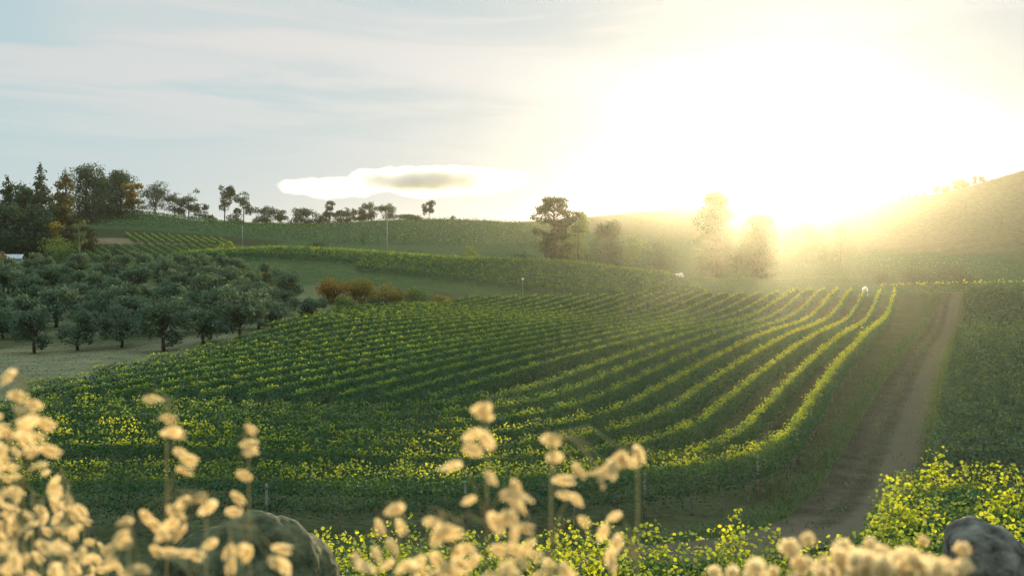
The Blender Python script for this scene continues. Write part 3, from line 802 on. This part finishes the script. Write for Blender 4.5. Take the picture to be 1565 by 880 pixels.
L3 = [('pine_tree', 847, 302, 70, 300, 'tall open-crowned pine near the centre, dark against the sky', 'pine', 'needle', 12000),
      ('broadleaf_tree', 884, 320, 52, 318, 'rounded tree leaning against the tall centre pine', 'column', 'lime', 4200),
      ('broadleaf_tree', 928, 339, 66, 330, 'faint hazy tree right of the centre pine', 'column', 'dark', 6500),
      ('cedar_tree', 1096, 290, 84, 330, 'tall broad tree left of the sun, washed out by the glow', 'column', 'dark', 20000),
      ('cedar_tree', 1163, 325, 70, 330, 'broad tree straight below the sun, dissolving in the glow', 'column', 'dark', 16000),
      ('broadleaf_tree', 1232, 338, 70, 420, 'hazy tree right below the sun', 'column', 'dark', 6000),
      ('broadleaf_tree', 1285, 345, 60, 430, 'hazy rounded tree on the slope right of the sun', 'column', 'dark', 5000)]
for nm, px, top, w, Y, lab, kind, mat, n in L3:
    tree(nm, px, top, w, Y, lab, kind, mat, 'tree', G3, n=n, leaf=.5)
G4 = 'trees along the ridge on the right'
L4 = [(1313, 301, 12, 820, 'single faint tree on the ridge right of the sun', 'tall'), (1382, 296, 22, 775, 'first tree of the ridge line, ragged and open', 'broad'),
      (1400, 297, 14, 765, 'narrow tree between two wider ones low on the ridge', 'broad'), (1410, 296, 16, 760, 'squat dense tree low on the ridge', 'broad'),
      (1429, 284, 10, 750, 'slim dark tree standing alone on the ridge', 'tall'), (1444, 284, 16, 742, 'small rounded tree on the ridge right of the slim one', 'broad'),
      (1462, 275, 22, 735, 'widest dense tree on the right ridge', 'broad'), (1473, 274, 12, 730, 'narrow tree touching the widest one on the ridge', 'broad'),
      (1488, 270, 9, 722, 'left one of the two slim trees highest on the ridge', 'tall'), (1499, 269, 10, 716, 'right one of the two slim trees highest on the ridge', 'tall')]
for px, top, w, Y, lab, kind in L4:
    tree('ridge_tree', px, top, w, Y, lab, kind, 'dark', 'tree', G4, n=1000, leaf=1.0)
G5 = 'bushes of the hillsides'
L5 = [(345, 366, 34, 262, 'round bush with a golden rim at the end of the striped field', 'lime', 900), (90, 362, 78, 285, 'large rounded green bush left of the striped field', 'lime', 1800),
      (178, 378, 46, 292, 'low dark bush in front of the striped field', 'dark', 800), (485, 367, 54, 262, 'wide low bush on the terrace below the tree line', 'dark', 1200),
      (570, 385, 34, 258, 'small flat bush left of the utility pole', 'dark', 500), (720, 372, 32, 275, 'loose pale bush in the middle of the far slope', 'lime', 600),
      (800, 378, 52, 280, 'dark rounded bush left of the tall centre pine', 'dark', 1100), (4, 382, 22, 262, 'small orange-leaved bush at the left edge', 'orange', 500),
      (65, 344, 100, 318, 'big dark bush in front of the left grove', 'dark', 2200), (86, 326, 36, 314, 'golden bush on top of the big dark bush', 'gold', 700),
      (138, 345, 40, 330, 'brownish bush right of the pale-trunked tree', 'brown', 700), (20, 345, 60, 315, 'dark bush behind the pale-roofed shed', 'dark', 1200),
      (905, 386, 70, 300, 'clipped dark bush right of the tall centre pine', 'dark', 1400), (966, 352, 76, 325, 'hazy bush right of the clipped dark one', 'lime', 2000),  # hazy bush enlarged so its shadow falls on the left vines
      (1008, 366, 66, 330, 'hazy rounded bush left of the tall tree in the glow', 'dark', 2400), (630, 380, 50, 290, 'dim bush right of the utility pole', 'dark', 700),
      (1400, 402, 90, 262, 'broad olive-brown bush beyond the crest on the right', 'dark', 1600), (1462, 402, 70, 268, 'lower bush right of the broad one beyond the crest', 'dark', 1300),
      (1345, 412, 50, 275, 'hazy bush left of the broad olive-brown one beyond the crest', 'dark', 900)]
for px, top, w, Y, lab, mat, n in L5:
    tree('shrub', px, top, w, Y, lab, 'bush', mat, 'bush', G5, n=n, leaf=.42)
# pale-trunked tree in front of the grove
tree('birch_tree', 122, 338, 26, 300, 'small tree with a pale bare trunk at the corner of the striped field', 'tall', 'lime', 'tree', 'small trees by the striped field', n=420, leaf=.4, bark='palebark')
G6 = 'golden bushes at the edge of the olive grove'
L6 = [(474, 448, 46, 128, 'bluish dark bush at the right end of the olive grove', 'olive', 1500), (508, 424, 60, 146, 'golden bush with orange flowers above the vine rows', 'orange', 1500),
      (552, 426, 66, 150, 'yellow bush right of the orange-flowered one', 'gold', 1500), (596, 432, 58, 152, 'golden-green bush in the middle of the yellow bushes', 'gold', 1300),
      (634, 440, 58, 155, 'pale green bush near the right end of the yellow bushes', 'lime', 1200), (676, 450, 50, 158, 'small yellow bush last on the right above the vine rows', 'gold', 900),
      (530, 452, 50, 138, 'low olive-green bush in front of the yellow one', 'lime', 1100), (580, 456, 60, 142, 'low dull green bush in front of the golden-green one', 'dark', 1200),
      (440, 424, 40, 165, 'light green bush behind the right end of the olive grove', 'lime', 1000), (405, 414, 40, 175, 'yellow-green bush on the upper edge of the olive grove', 'gold', 900)]
for px, top, w, Y, lab, mat, n in L6:
    tree('shrub', px, top, w, Y, lab, 'bush', mat, 'bush', G6, n=n * 2, leaf=.26)

# olive grove: four shapes copied with their trunks and crowns
protos = []
for i in range(4):
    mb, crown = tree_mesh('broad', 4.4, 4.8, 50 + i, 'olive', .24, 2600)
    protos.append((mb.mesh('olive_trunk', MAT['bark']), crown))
olv = [(52, 98), (118, 101), (185, 103), (250, 99), (310, 102), (365, 101), (415, 108), (-20, 103), (-90, 102)]
rowsO = [[(p, y, 0) for p, y in olv]]
rr_ = np.random.default_rng(3)
for j, Yr in enumerate((112, 121, 130, 140, 151, 163, 176, 188)):
    st = 4.7 * F / Yr
    lim = (450, 470, 466, 455, 440, 425, 400, 370)[j]
    rowsO.append([(p + rr_.normal(0, 10), Yr + rr_.normal(0, 1.6), j + 1) for p in np.arange(-120 + (j % 2) * st / 2, lim, st)])
NAMES = ['front row beside the dry grass', 'second row of the olive grove', 'third row of the olive grove', 'fourth row of the olive grove',
         'fifth row of the olive grove', 'sixth row of the olive grove', 'seventh row of the olive grove', 'eighth row of the olive grove', 'uppermost row of the olive grove']
for rw in rowsO:
    kk = 0
    for (p, Yo, j) in sorted(rw):
        kk += 1
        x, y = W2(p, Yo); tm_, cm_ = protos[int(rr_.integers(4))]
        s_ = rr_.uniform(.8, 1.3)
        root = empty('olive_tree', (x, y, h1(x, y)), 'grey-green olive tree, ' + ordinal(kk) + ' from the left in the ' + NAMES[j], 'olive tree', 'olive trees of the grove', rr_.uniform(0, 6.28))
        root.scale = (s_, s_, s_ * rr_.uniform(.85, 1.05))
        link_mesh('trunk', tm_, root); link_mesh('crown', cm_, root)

# ------------------------------------------------------------------ built things of the far field
x, y = W2(592, 288); z = h1(x, y); hp = W(592, 322, 288)[2] - z
up = empty('utility_pole', (x, y, z), 'thin pale utility pole standing on the far slope', 'utility pole')
mb = MB(); mb.tube([(0, 0, -.3), (0, 0, hp)], [.17, .12], 8); mb.build('pole', MAT['palebark'], up)
mb = MB(); mb.box((0, 0, hp - .7), (2.2, .12, .14)); arm = mb.build('crossarm', MAT['wood'], up, smooth=False)
for sx in (-.95, 0.35, .95):
    mb = MB(); mb.tube([(sx, 0, hp - .63), (sx, 0, hp - .5), (sx, 0, hp - .42)], [.04, .09, .05], 8); mb.build('insulator', MAT['metal'], arm)
x, y = W2(371, 330); z = h1(x, y); hp = W(371, 345, 330)[2] - z
up = empty('utility_pole', (x, y, z), 'faint utility pole behind the golden-rimmed bush', 'utility pole')
mb = MB(); mb.tube([(0, 0, -.3), (0, 0, hp)], [.16, .11], 8); mb.build('pole', MAT['wood'], up)
mb = MB(); mb.box((0, 0, hp - .6), (1.8, .12, .14)); mb.build('crossarm', MAT['wood'], up, smooth=False)

# shed with a pale metal roof
x, y = W2(20, 292); z = h1(x, y)
sh = empty('farm_shed', (x - 1.0, y, z - .9), 'low farm shed with a pale roof half hidden under the left grove', 'shed', None, .25)
mb = MB(); mb.box((0, 0, 1.1), (7.2, 4.2, 2.4)); mb.build('wall', MAT['wall'], sh, smooth=False)
mb = MB(); a, b, zr, ze = 3.9, 2.5, 3.5, 2.25
mb.poly([(-a, -b, ze), (a, -b, ze), (a, 0, zr), (-a, 0, zr), (a, b, ze), (-a, b, ze),
         (-a, -b, ze + .12), (a, -b, ze + .12), (a, 0, zr + .12), (-a, 0, zr + .12), (a, b, ze + .12), (-a, b, ze + .12)],
        [(0, 3, 2, 1), (3, 5, 4, 2), (6, 7, 8, 9), (9, 8, 10, 11), (0, 1, 7, 6), (4, 5, 11, 10), (1, 2, 8, 7), (2, 4, 10, 8), (0, 6, 9, 3), (3, 9, 11, 5)])
mb.build('roof', MAT['roof'], sh, smooth=False)
mb = MB(); mb.box((-1.9, -2.13, .95), (1.1, .06, 1.9)); mb.build('door', MAT['wood'], sh, smooth=False)
mb = MB(); mb.box((1.4, -2.13, 1.35), (1.3, .05, .9)); mb.build('window', MAT['window'], sh, smooth=False)

# white domed water tank beyond the crest
x, y = W2(1322, 181); z = h1(x, y); zt = W(1322, 438, 181)[2] - z
tk = empty('water_tank', (x, y, z), 'small white domed water tank peeping over the crest', 'water tank')
mb = MB(); r0 = .5; hc = zt - .35
mb.tube([(0, 0, -.1), (0, 0, hc), (0, 0, hc + .18), (0, 0, hc + .3), (0, 0, hc + .35)], [r0, r0, r0 * .8, r0 * .4, .05], 24); mb.build('tank', MAT['white'], tk)
mb = MB(); mb.tube([(0, 0, hc + .33), (0, 0, hc + .43)], [.2, .2], 14); mb.build('lid', MAT['metal'], tk)
# white marker posts
for px, py, Y, lab in ((697, 474, 146, 'white-topped marker post at the upper ends of the vine rows'), (799, 425, 205, 'small white-topped marker post on the green slope below the terrace')):
    x, y = W2(px, Y); z = h1(x, y); hp = max(1.0, W(px, py, Y)[2] - z)
    m_ = empty('marker_post', (x, y, z), lab, 'marker post', 'white marker posts')
    mb = MB(); mb.tube([(0, 0, -.2), (0, 0, hp - .35)], [.06, .05], 8); mb.build('post', MAT['wood'], m_)
    mb = MB(); mb.tube([(0, 0, hp - .4), (0, 0, hp - .37), (0, 0, hp), (0, 0, hp + .03)], [.16, .24, .24, .12], 10); mb.build('cap', MAT['white'], m_)

def rock_mesh(name, rx, ry, rz, seed, mat, res=5, rough=.16):
    import bmesh
    bm = bmesh.new(); bmesh.ops.create_icosphere(bm, subdivisions=res, radius=1)
    r = np.random.default_rng(seed)
    K = r.normal(0, 1, (14, 3)); ph = r.uniform(0, 6.28, 14); fr_ = np.array([1.3] * 4 + [2.6] * 4 + [5.5] * 6)
    for v in bm.verts:
        c = np.array(v.co); d = sum(math.sin(K[i] @ c * fr_[i] + ph[i]) / fr_[i] for i in range(14))
        f = 1 + rough * d + rough * .07 * math.sin(c[0] * 19 + 3 * math.sin(c[1] * 13)) * math.sin(c[2] * 23 + 2 * math.sin(c[0] * 11)) + rough * .035 * math.sin(c[1] * 47 + c[2] * 39 + 3 * math.sin(c[0] * 31))
        v.co = Vector((c[0] * rx * f, c[1] * ry * f, (c[2] * f if c[2] > -.2 else -.2 + (c[2] + .2) * .3) * rz))
    me = bpy.data.meshes.new(name); bm.to_mesh(me); bm.free()
    me.polygons.foreach_set('use_smooth', np.ones(len(me.polygons), bool)); me.materials.append(mat)
    return me
for px, py, Y, w, lab, sd_ in ((966, 405, 290, 20, 'pale boulder in front of the hazy bush', 1), (938, 406, 288, 8, 'small pale stone left of the pale boulder', 2), (1037, 404, 300, 14, 'pale flat boulder beside the tall tree in the glow', 3)):
    x, y = W2(px, Y); r_ = w / F * Y / 2
    tag(link_mesh('boulder', rock_mesh('boulder', r_, r_ * .8, r_ * .75, sd_, MAT['stone'], 3), None, (x, y, h1(x, y) + r_ * .2)), lab, 'boulder', 'pale boulders')

# ------------------------------------------------------------------ near bank: boulders
x, y = W2(1512, 3.4); c_ = W(1512, 880, 3.4)
tag(link_mesh('boulder', rock_mesh('boulder', .150, .17, .168, 23, MAT['rock'], 6, .10), None, (c_[0], c_[1], c_[2])), 'dark grey boulder at the lower right among dry flower heads', 'boulder', 'boulders on the near bank')
c_ = W(380, 934, 5.5)
tag(link_mesh('boulder', rock_mesh('boulder', .42, .4, .42, 31, MAT['mossrock'], 6, .15), None, (c_[0], c_[1], c_[2])), 'large dark mossy boulder rising behind the grasses at the lower left', 'boulder', 'boulders on the near bank')

# ------------------------------------------------------------------ grass cover
def blades(P, h, w, mat, name, lean=.35):
    n = len(P); a = rng.uniform(0, 6.28, n); hh = h * rng.uniform(.5, 1.3, n)
    d = np.stack([np.cos(a), np.sin(a), np.zeros(n)], -1) * w
    tip = np.stack([rng.normal(0, lean, n), rng.normal(0, lean, n), np.ones(n)], -1) * hh[:, None]
    V = np.stack([P - d, P + d, P + d * .6 + tip * .55, P + tip], 1)
    return raw_mesh(name, V.reshape(-1, 3), np.arange(n * 4).reshape(n, 4), MAT[mat], False, {'tint': ('FLOAT', np.repeat(rng.uniform(0, 1, n), 4))})
n = 42000
Yq = rng.uniform(0.9, 15, n) ** 1.0; Xq = rng.uniform(-.75, .75, n) * (Yq + 1.5)
P = np.stack([Xq, Yq, H(Xq, Yq) - .02], -1)
tag(link_mesh('grass', blades(P, .32, .008, 'grass', 'bank_grass')), 'green and dry grass covering the near bank', None, None, 'stuff')
tk_n = 26000
ii = rng.integers(0, len(TRK) - 1, tk_n); sd_ = rng.choice((-1, 1), tk_n); of_ = np.where(sd_ > 0, 2.5 + rng.normal(0, .28, tk_n), -1.3 - np.abs(rng.normal(0, .7, tk_n))) + (rng.uniform(0, 1, tk_n) < .18) * -sd_ * rng.uniform(.3, 2.4, tk_n)
Pt = TRK[ii] + (TRK[ii + 1] - TRK[ii]) * rng.uniform(0, 1, tk_n)[:, None] + nrm[ii] * of_[:, None]
Pt = np.concatenate([Pt, H(Pt[:, 0], Pt[:, 1])[:, None]], 1)
tag(link_mesh('grass', blades(Pt, .2, .03, 'hillgrass', 'verge_grass', .6)), 'ragged grass along the edges of the dirt track', None, None, 'stuff')
n = 80000
Yq = np.exp(rng.uniform(math.log(62), math.log(900), n)); Xq = rng.uniform(-.62, .62, n) * Yq
rightdry = (Xq + .3 * (Yq - 500) > 150) & (Yq > 360)
lft = ~rightdry & ~((Yq > 290) & (Yq < 420) & (Xq < -.26 * Yq) & (Xq > -.45 * Yq)) & ((Yq > 195) | ((Yq < 112) & (-36.0 + .455 * (Yq - 60) > Xq) & (rng.uniform(0, 1, n) < .8)))
P = np.stack([Xq, Yq, H(Xq, Yq)], -1)
s_ = np.clip(Yq * .0012, .12, .9)
Pl = P[lft] + np.stack([0 * s_[lft], 0 * s_[lft], s_[lft] * .35], -1)
tag(link_mesh('hill_grass', leaves('hill_grass', Pl, s_[lft], MAT['hillgrass'], 0)), 'rough green grass over the far slopes', None, None, 'stuff')
Pr = P[rightdry] + np.stack([0 * s_[rightdry], 0 * s_[rightdry], s_[rightdry] * .35], -1)
tag(link_mesh('dry_grass', leaves('dry_grass', Pr, s_[rightdry], MAT['drygrass'], 0)), 'dry tawny grass and scrub over the right hill', None, None, 'stuff')

# ------------------------------------------------------------------ quaking grass on the near bank
def spikelet_mesh(seed, L=.021, Wd=.0100):
    """A heart-shaped hanging spikelet: a flat stack of paired, overlapping papery scales."""
    r = np.random.default_rng(seed); V, Fc = [], []
    ns = 6
    for i in range(ns):
        q = i / (ns - 1)
        zc = -L * (.06 + .80 * q); hw = Wd * .56 * math.sin(math.pi * (.26 + .56 * q)); ln = L * (.36 - .13 * q)
        for sg in (-1, 1):
            b0 = len(V)
            for (u, v, bulge) in ((0, .32, .0), (.45, .30, .55), (.95, -.05, .35), (1.0, -.42, .12), (.55, -.78, .1), (.08, -.62, .3), (.45, -.15, .9)):
                V.append((sg * hw * u * r.uniform(.93, 1.07), sg * .0 + (1 if i % 2 else -1) * bulge * Wd * .16 + .0006 * i * sg, zc + ln * v))
            ring = [0, 1, 2, 3, 4, 5]
            for j in range(6):
                tri = (b0 + ring[j], b0 + ring[(j + 1) % 6], b0 + 6)
                Fc.append(tri if sg > 0 else tri[::-1])
    return raw_mesh('spikelet', V, Fc, MAT['straw'], True)
SPK = [spikelet_mesh(i, .0200 + .002 * (i % 3), 0.0112 + .0012 * (i % 2)) for i in range(5)]

def grass_stem(tip, Y, spots, label, group, lean_px=10, base_dx=0.0, size=1.0, tilt=0.9):
    """A stem up to the pixel tip at distance Y; spots are (px, py, angle) of its spikelets, angle from hanging straight down."""
    r = random.Random(int(tip[0] * 13 + tip[1]))
    T = W(tip[0], tip[1], Y)
    bx, by = T[0] + base_dx, Y + r.uniform(-.03, .08); bz = h1(bx, by)
    base = np.array([bx, by, bz - .02])
    cpts = []
    for q in np.linspace(0, 1, 12):
        p = base * (1 - q) + T * q
        p[0] += math.sin(q * math.pi) * (-base_dx * .35) + lean_px / F * Y * q ** 3 * .3
        cpts.append(p)
    T = cpts[-1]
    root = empty('grass_stem', (bx, by, bz), label, 'quaking grass', group)
    off = np.array([bx, by, bz])
    mb = MB(); mb.tube([p - off for p in cpts], [0.0019 - .0012 * q for q in np.linspace(0, 1, 12)], 5)
    C_ = np.array(cpts)
    for (px, py, ang) in spots:
        ys_ = Y + r.uniform(-.02, .02)
        A = W(px, py, ys_)                                       # middle of the spikelet
        s = size * r.uniform(.70, .95)
        L = .021 * s
        dirv = np.array([math.sin(ang), r.uniform(-.25, .25), -math.cos(ang)]); dirv /= np.linalg.norm(dirv)
        attach = A - dirv * L * .5
        j = int(np.argmin(np.abs(C_[:, 2] - (attach[2] - .002)))); S0 = C_[j]
        midp = (S0 + attach) / 2 + np.array([0, 0, .006 + .15 * abs(attach[0] - S0[0])])
        mb.tube([S0 - off, midp - off, attach - off], [.0007, .0005, .0004], 4, False)
        sp = link_mesh('spikelet', SPK[r.randrange(5)], root, attach - off)
        q = Vector((0, 0, -1)).rotation_difference(Vector(dirv))
        sp.rotation_mode = 'QUATERNION'
        from mathutils import Quaternion
        sp.rotation_quaternion = q @ Quaternion((0, 0, 1), r.uniform(-.9, .9))
        sp.scale = (s, s, s)
    # the dry blade sheathing the stem
    mb.build('stem', MAT['strawstem'], root)
    return root

GQ = 'dry quaking grass on the near bank'
grass_stem((24, 570), 1.0, [(12, 576, -.7), (27, 605, 1.3), (36, 625, 1.4), (52, 618, 1.2), (46, 642, -1.1), (70, 648, 1.2), (38, 660, -1.2), (60, 668, 1.3), (50, 690, -1.3), (75, 688, 1.2), (58, 712, -1.2)],
           'tallest quaking grass stem at the left edge with its top spikelet apart', GQ, base_dx=.04)
grass_stem((252, 606), 1.05, [(235, 610, 1.5), (258, 640, 1.3), (268, 664, 1.5), (262, 660, -1.4), (277, 692, 1.2), (290, 702, 1.3), (284, 718, 1.5)],
           'tall quaking grass stem right of the dense left clump, spikelets stacked along it', GQ, base_dx=.03)
grass_stem((376, 650), 1.1, [(384, 656, .9), (382, 679, 1.5), (383, 691, 1.5), (373, 726, 1.1), (363, 760, .8), (358, 782, 1.5)],
           'slim quaking grass stem with few spikelets above the mossy boulder', GQ, base_dx=-.02)
grass_stem((742, 616), .95, [(736, 624, -1.3), (738, 634, -1.8), (722, 664, -1.2), (722, 687, -1.9), (744, 672, .6), (690, 712, -1.3), (750, 730, .7), (715, 765, -1.1), (688, 813, 1.4), (676, 808, -1.3)],
           'tall quaking grass stem in the centre topped by a heart-shaped pair', GQ, base_dx=.015)
grass_stem((840, 664), 1.0, [(843, 672, 1.4), (849, 698, 1.6), (885, 720, .6), (860, 733, 1.5), (862, 755, 1.3), (882, 764, .8), (893, 797, .7), (945, 700, -.9), (921, 722, -.7), (908, 722, -1.4), (918, 732, .3)],
           'quaking grass stem right of the centre, spikelets in a loose zigzag', GQ, base_dx=.03)
grass_stem((972, 690), 1.0, [(976, 694, 0.2), (962, 706, 1.2), (948, 706, -1.2), (936, 716, .2), (925, 726, -.9), (937, 790, -.9), (922, 812, -.3), (942, 830, -.4), (933, 850, -.1), (936, 866, .2)],
           'quaking grass stem with a single top spikelet farthest right', GQ, base_dx=-.03)
grass_stem((784, 742), .92, [(788, 746, .2), (776, 756, -1.3), (800, 760, 1.2), (792, 772, .8), (757, 797, .5), (770, 793, -.4), (783, 793, .2), (800, 806, 1.3), (786, 820, 0), (766, 841, 1.3), (790, 840, .9), (806, 835, -.6), (818, 848, 1.2), (800, 862, .8), (775, 868, -.7)],
           'bushy quaking grass stem low in the centre with a split pair of spikelets', GQ, base_dx=.01)
grass_stem((606, 770), .98, [(604, 778, -1.1), (613, 804, .3), (580, 806, .2), (600, 835, .6), (576, 848, .4), (592, 862, -.9), (618, 866, -.9), (640, 858, -.8), (560, 866, 1.1), (545, 858, .3)],
           'short quaking grass stem left of the centre above the bright vines', GQ, base_dx=.01)
grass_stem((672, 780), .95, [(660, 797, 1.4), (684, 817, 1.4), (668, 818, -.2), (722, 858, -.7), (705, 862, .7), (690, 870, 1.2), (650, 872, .8)],
           'low quaking grass stem under the tall centre one', GQ, base_dx=-.01)
grass_stem((312, 756), 1.0, [(302, 762, -1.0), (318, 775, -.9), (280, 768, -1.0), (268, 783, .9), (224, 790, .7), (238, 803, .7), (250, 814, .8), (262, 800, -1), (247, 820, -.8), (275, 812, -.8), (280, 845, 1.5), (262, 845, 1.4), (240, 842, 1.0), (300, 848, 1.3)],
           'spreading quaking grass stem left of the mossy boulder', GQ, base_dx=-.02)
grass_stem((348, 800), .95, [(320, 832, -.9), (350, 842, -.4), (365, 842, -.6), (378, 845, -.3), (353, 862, -.1), (430, 838, 1.5), (425, 860, 1.2), (436, 868, .4)],
           'short quaking grass stem hanging in front of the mossy boulder', GQ, base_dx=0)
grass_stem((192, 790), .95, [(190, 797, -1.2), (186, 818, -1), (190, 830, -1.2), (172, 836, -.8), (168, 862, -.9), (215, 870, 1.3), (200, 872, -1.2)],
           'short quaking grass stem at the right side of the dense left clump', GQ, base_dx=0)
rq = random.Random(5)
for k in range(17):
    px = rq.uniform(-40, 172) if k < 13 else rq.uniform(-40, 110)
    env = float(np.interp(px, [-40, 20, 60, 100, 130, 175], [600, 610, 640, 665, 740, 815]))
    py = env + abs(rq.gauss(0, 1)) * 70 + (50 if k % 3 == 0 else 0)
    Yk = rq.uniform(.85, 1.45)
    spots = []; yk = py + 6; i = 0
    while yk < 890 and i < 16:
        sg = rq.choice((-1, 1)); spots.append((px + sg * rq.uniform(4, 26) + (yk - py) * .03, yk, sg * rq.uniform(.7, 1.6) if rq.random() > .3 else rq.uniform(-.8, .8)))
        yk += rq.uniform(13, 34) / Yk; i += 1
    grass_stem((px, py), Yk, spots, 'dry quaking grass stem within the dense pale clump at the left edge', 'quaking grass of the dense left clump', size=.88, base_dx=rq.uniform(-.04, .04))
for k in range(5):
    px = rq.uniform(560, 900); py = rq.uniform(825, 872); Yk = rq.uniform(.8, 1.1)
    spots = [(px + rq.uniform(-30, 30), py + 5 + 9 * i, rq.uniform(-1.5, 1.5)) for i in range(6)]
    grass_stem((px, py), Yk, spots, 'short quaking grass stem at the lower edge near the centre', 'short quaking grass at the lower edge', base_dx=rq.uniform(-.03, .03))

# dry round flower heads at the lower right
def fluff_mesh(seed, R=.011):
    r = np.random.default_rng(seed); n = 130
    d = r.normal(size=(n, 3)); d[:, 2] += .35; d /= np.linalg.norm(d, axis=1)[:, None]
    rv = r.normal(size=(n, 3)); a = np.cross(d, rv); a /= np.linalg.norm(a, axis=1)[:, None]
    L = R * r.uniform(.75, 1.1, n)[:, None]
    V = np.stack([d * R * .15 - a * R * .05, d * L * .75 - a * R * .13, d * L, d * L * .75 + a * R * .13], 1).reshape(-1, 3)
    return raw_mesh('flower_head', V, np.arange(n * 4).reshape(n, 4), MAT['fluff'])
FL = [fluff_mesh(i, .0066 + .0010 * i) for i in range(4)]
def flower_stem(px, py, Y, label, group, heads=1):
    r = random.Random(int(px * 3 + py)); T = W(px, py, Y)
    bx, by = T[0] + r.uniform(-.05, .05), Y + r.uniform(0, .06); bz = h1(bx, by); off = np.array([bx, by, bz])
    root = empty('dry_flower', off, label, 'dry flower', group)
    mb = MB(); P_ = [off * (1 - q) + T * q + np.array([math.sin(q * 3.1) * .01, 0, 0]) for q in np.linspace(0, 1, 8)]
    mb.tube([p - off for p in P_], [.0018 - .0008 * q for q in np.linspace(0, 1, 8)], 5)
    hs = [T] + [P_[5] + np.array([r.uniform(-.03, .03), r.uniform(-.02, .02), r.uniform(.01, .05)]) for _ in range(heads - 1)]
    for q in hs[1:]: mb.tube([P_[4] - off, (P_[4] + q) / 2 - off + np.array([0, 0, -.004]), q - off], [.001, .0008, .0007], 4, False)
    mb.build('stem', MAT['strawstem'], root)
    for q in hs:
        f = link_mesh('flower_head', FL[r.randrange(4)], root, q - off); f.rotation_euler = (r.uniform(-.5, .5), r.uniform(-.5, .5), r.uniform(0, 6)); s = r.uniform(.85, 1.25); f.scale = (s, s, s)
GF = 'dry flowers at the lower right'
flower_stem(1234, 824, .95, 'tallest dry flower with a ring-shaped head in front of the track', GF)
flower_stem(1207, 838, 1.0, 'small pale dry flower left of the ring-headed one', GF)
flower_stem(1411, 828, 1.0, 'tall narrow dry flower left of the dark boulder', GF)
flower_stem(1471, 840, .95, 'dry flower standing in front of the left side of the dark boulder', GF, 2)
flower_stem(1474, 864, .92, 'lower dry flower in front of the dark boulder', GF, 2)
flower_stem(1287, 838, 1.0, 'pale round dry flower at the left of the golden clump', GF)
flower_stem(1330, 830, 1.0, 'highest dry flower of the golden clump', GF, 2)
for k in range(110):
    px = rq.gauss(1350, 62); py = max(828, 842 + abs(rq.gauss(0, 1)) * 17 + abs(px - 1350) * .12)
    flower_stem(px, py, rq.uniform(.85, 1.25), 'round dry flower within the dense golden clump at the lower right', 'dense golden clump of dry flowers', rq.choice((1, 2, 3)))
for k in range(8):
    flower_stem(rq.uniform(1090, 1260), rq.uniform(862, 884), rq.uniform(.9, 1.2), 'low dry flower at the lower edge below the track', 'low dry flowers at the lower edge', 1)
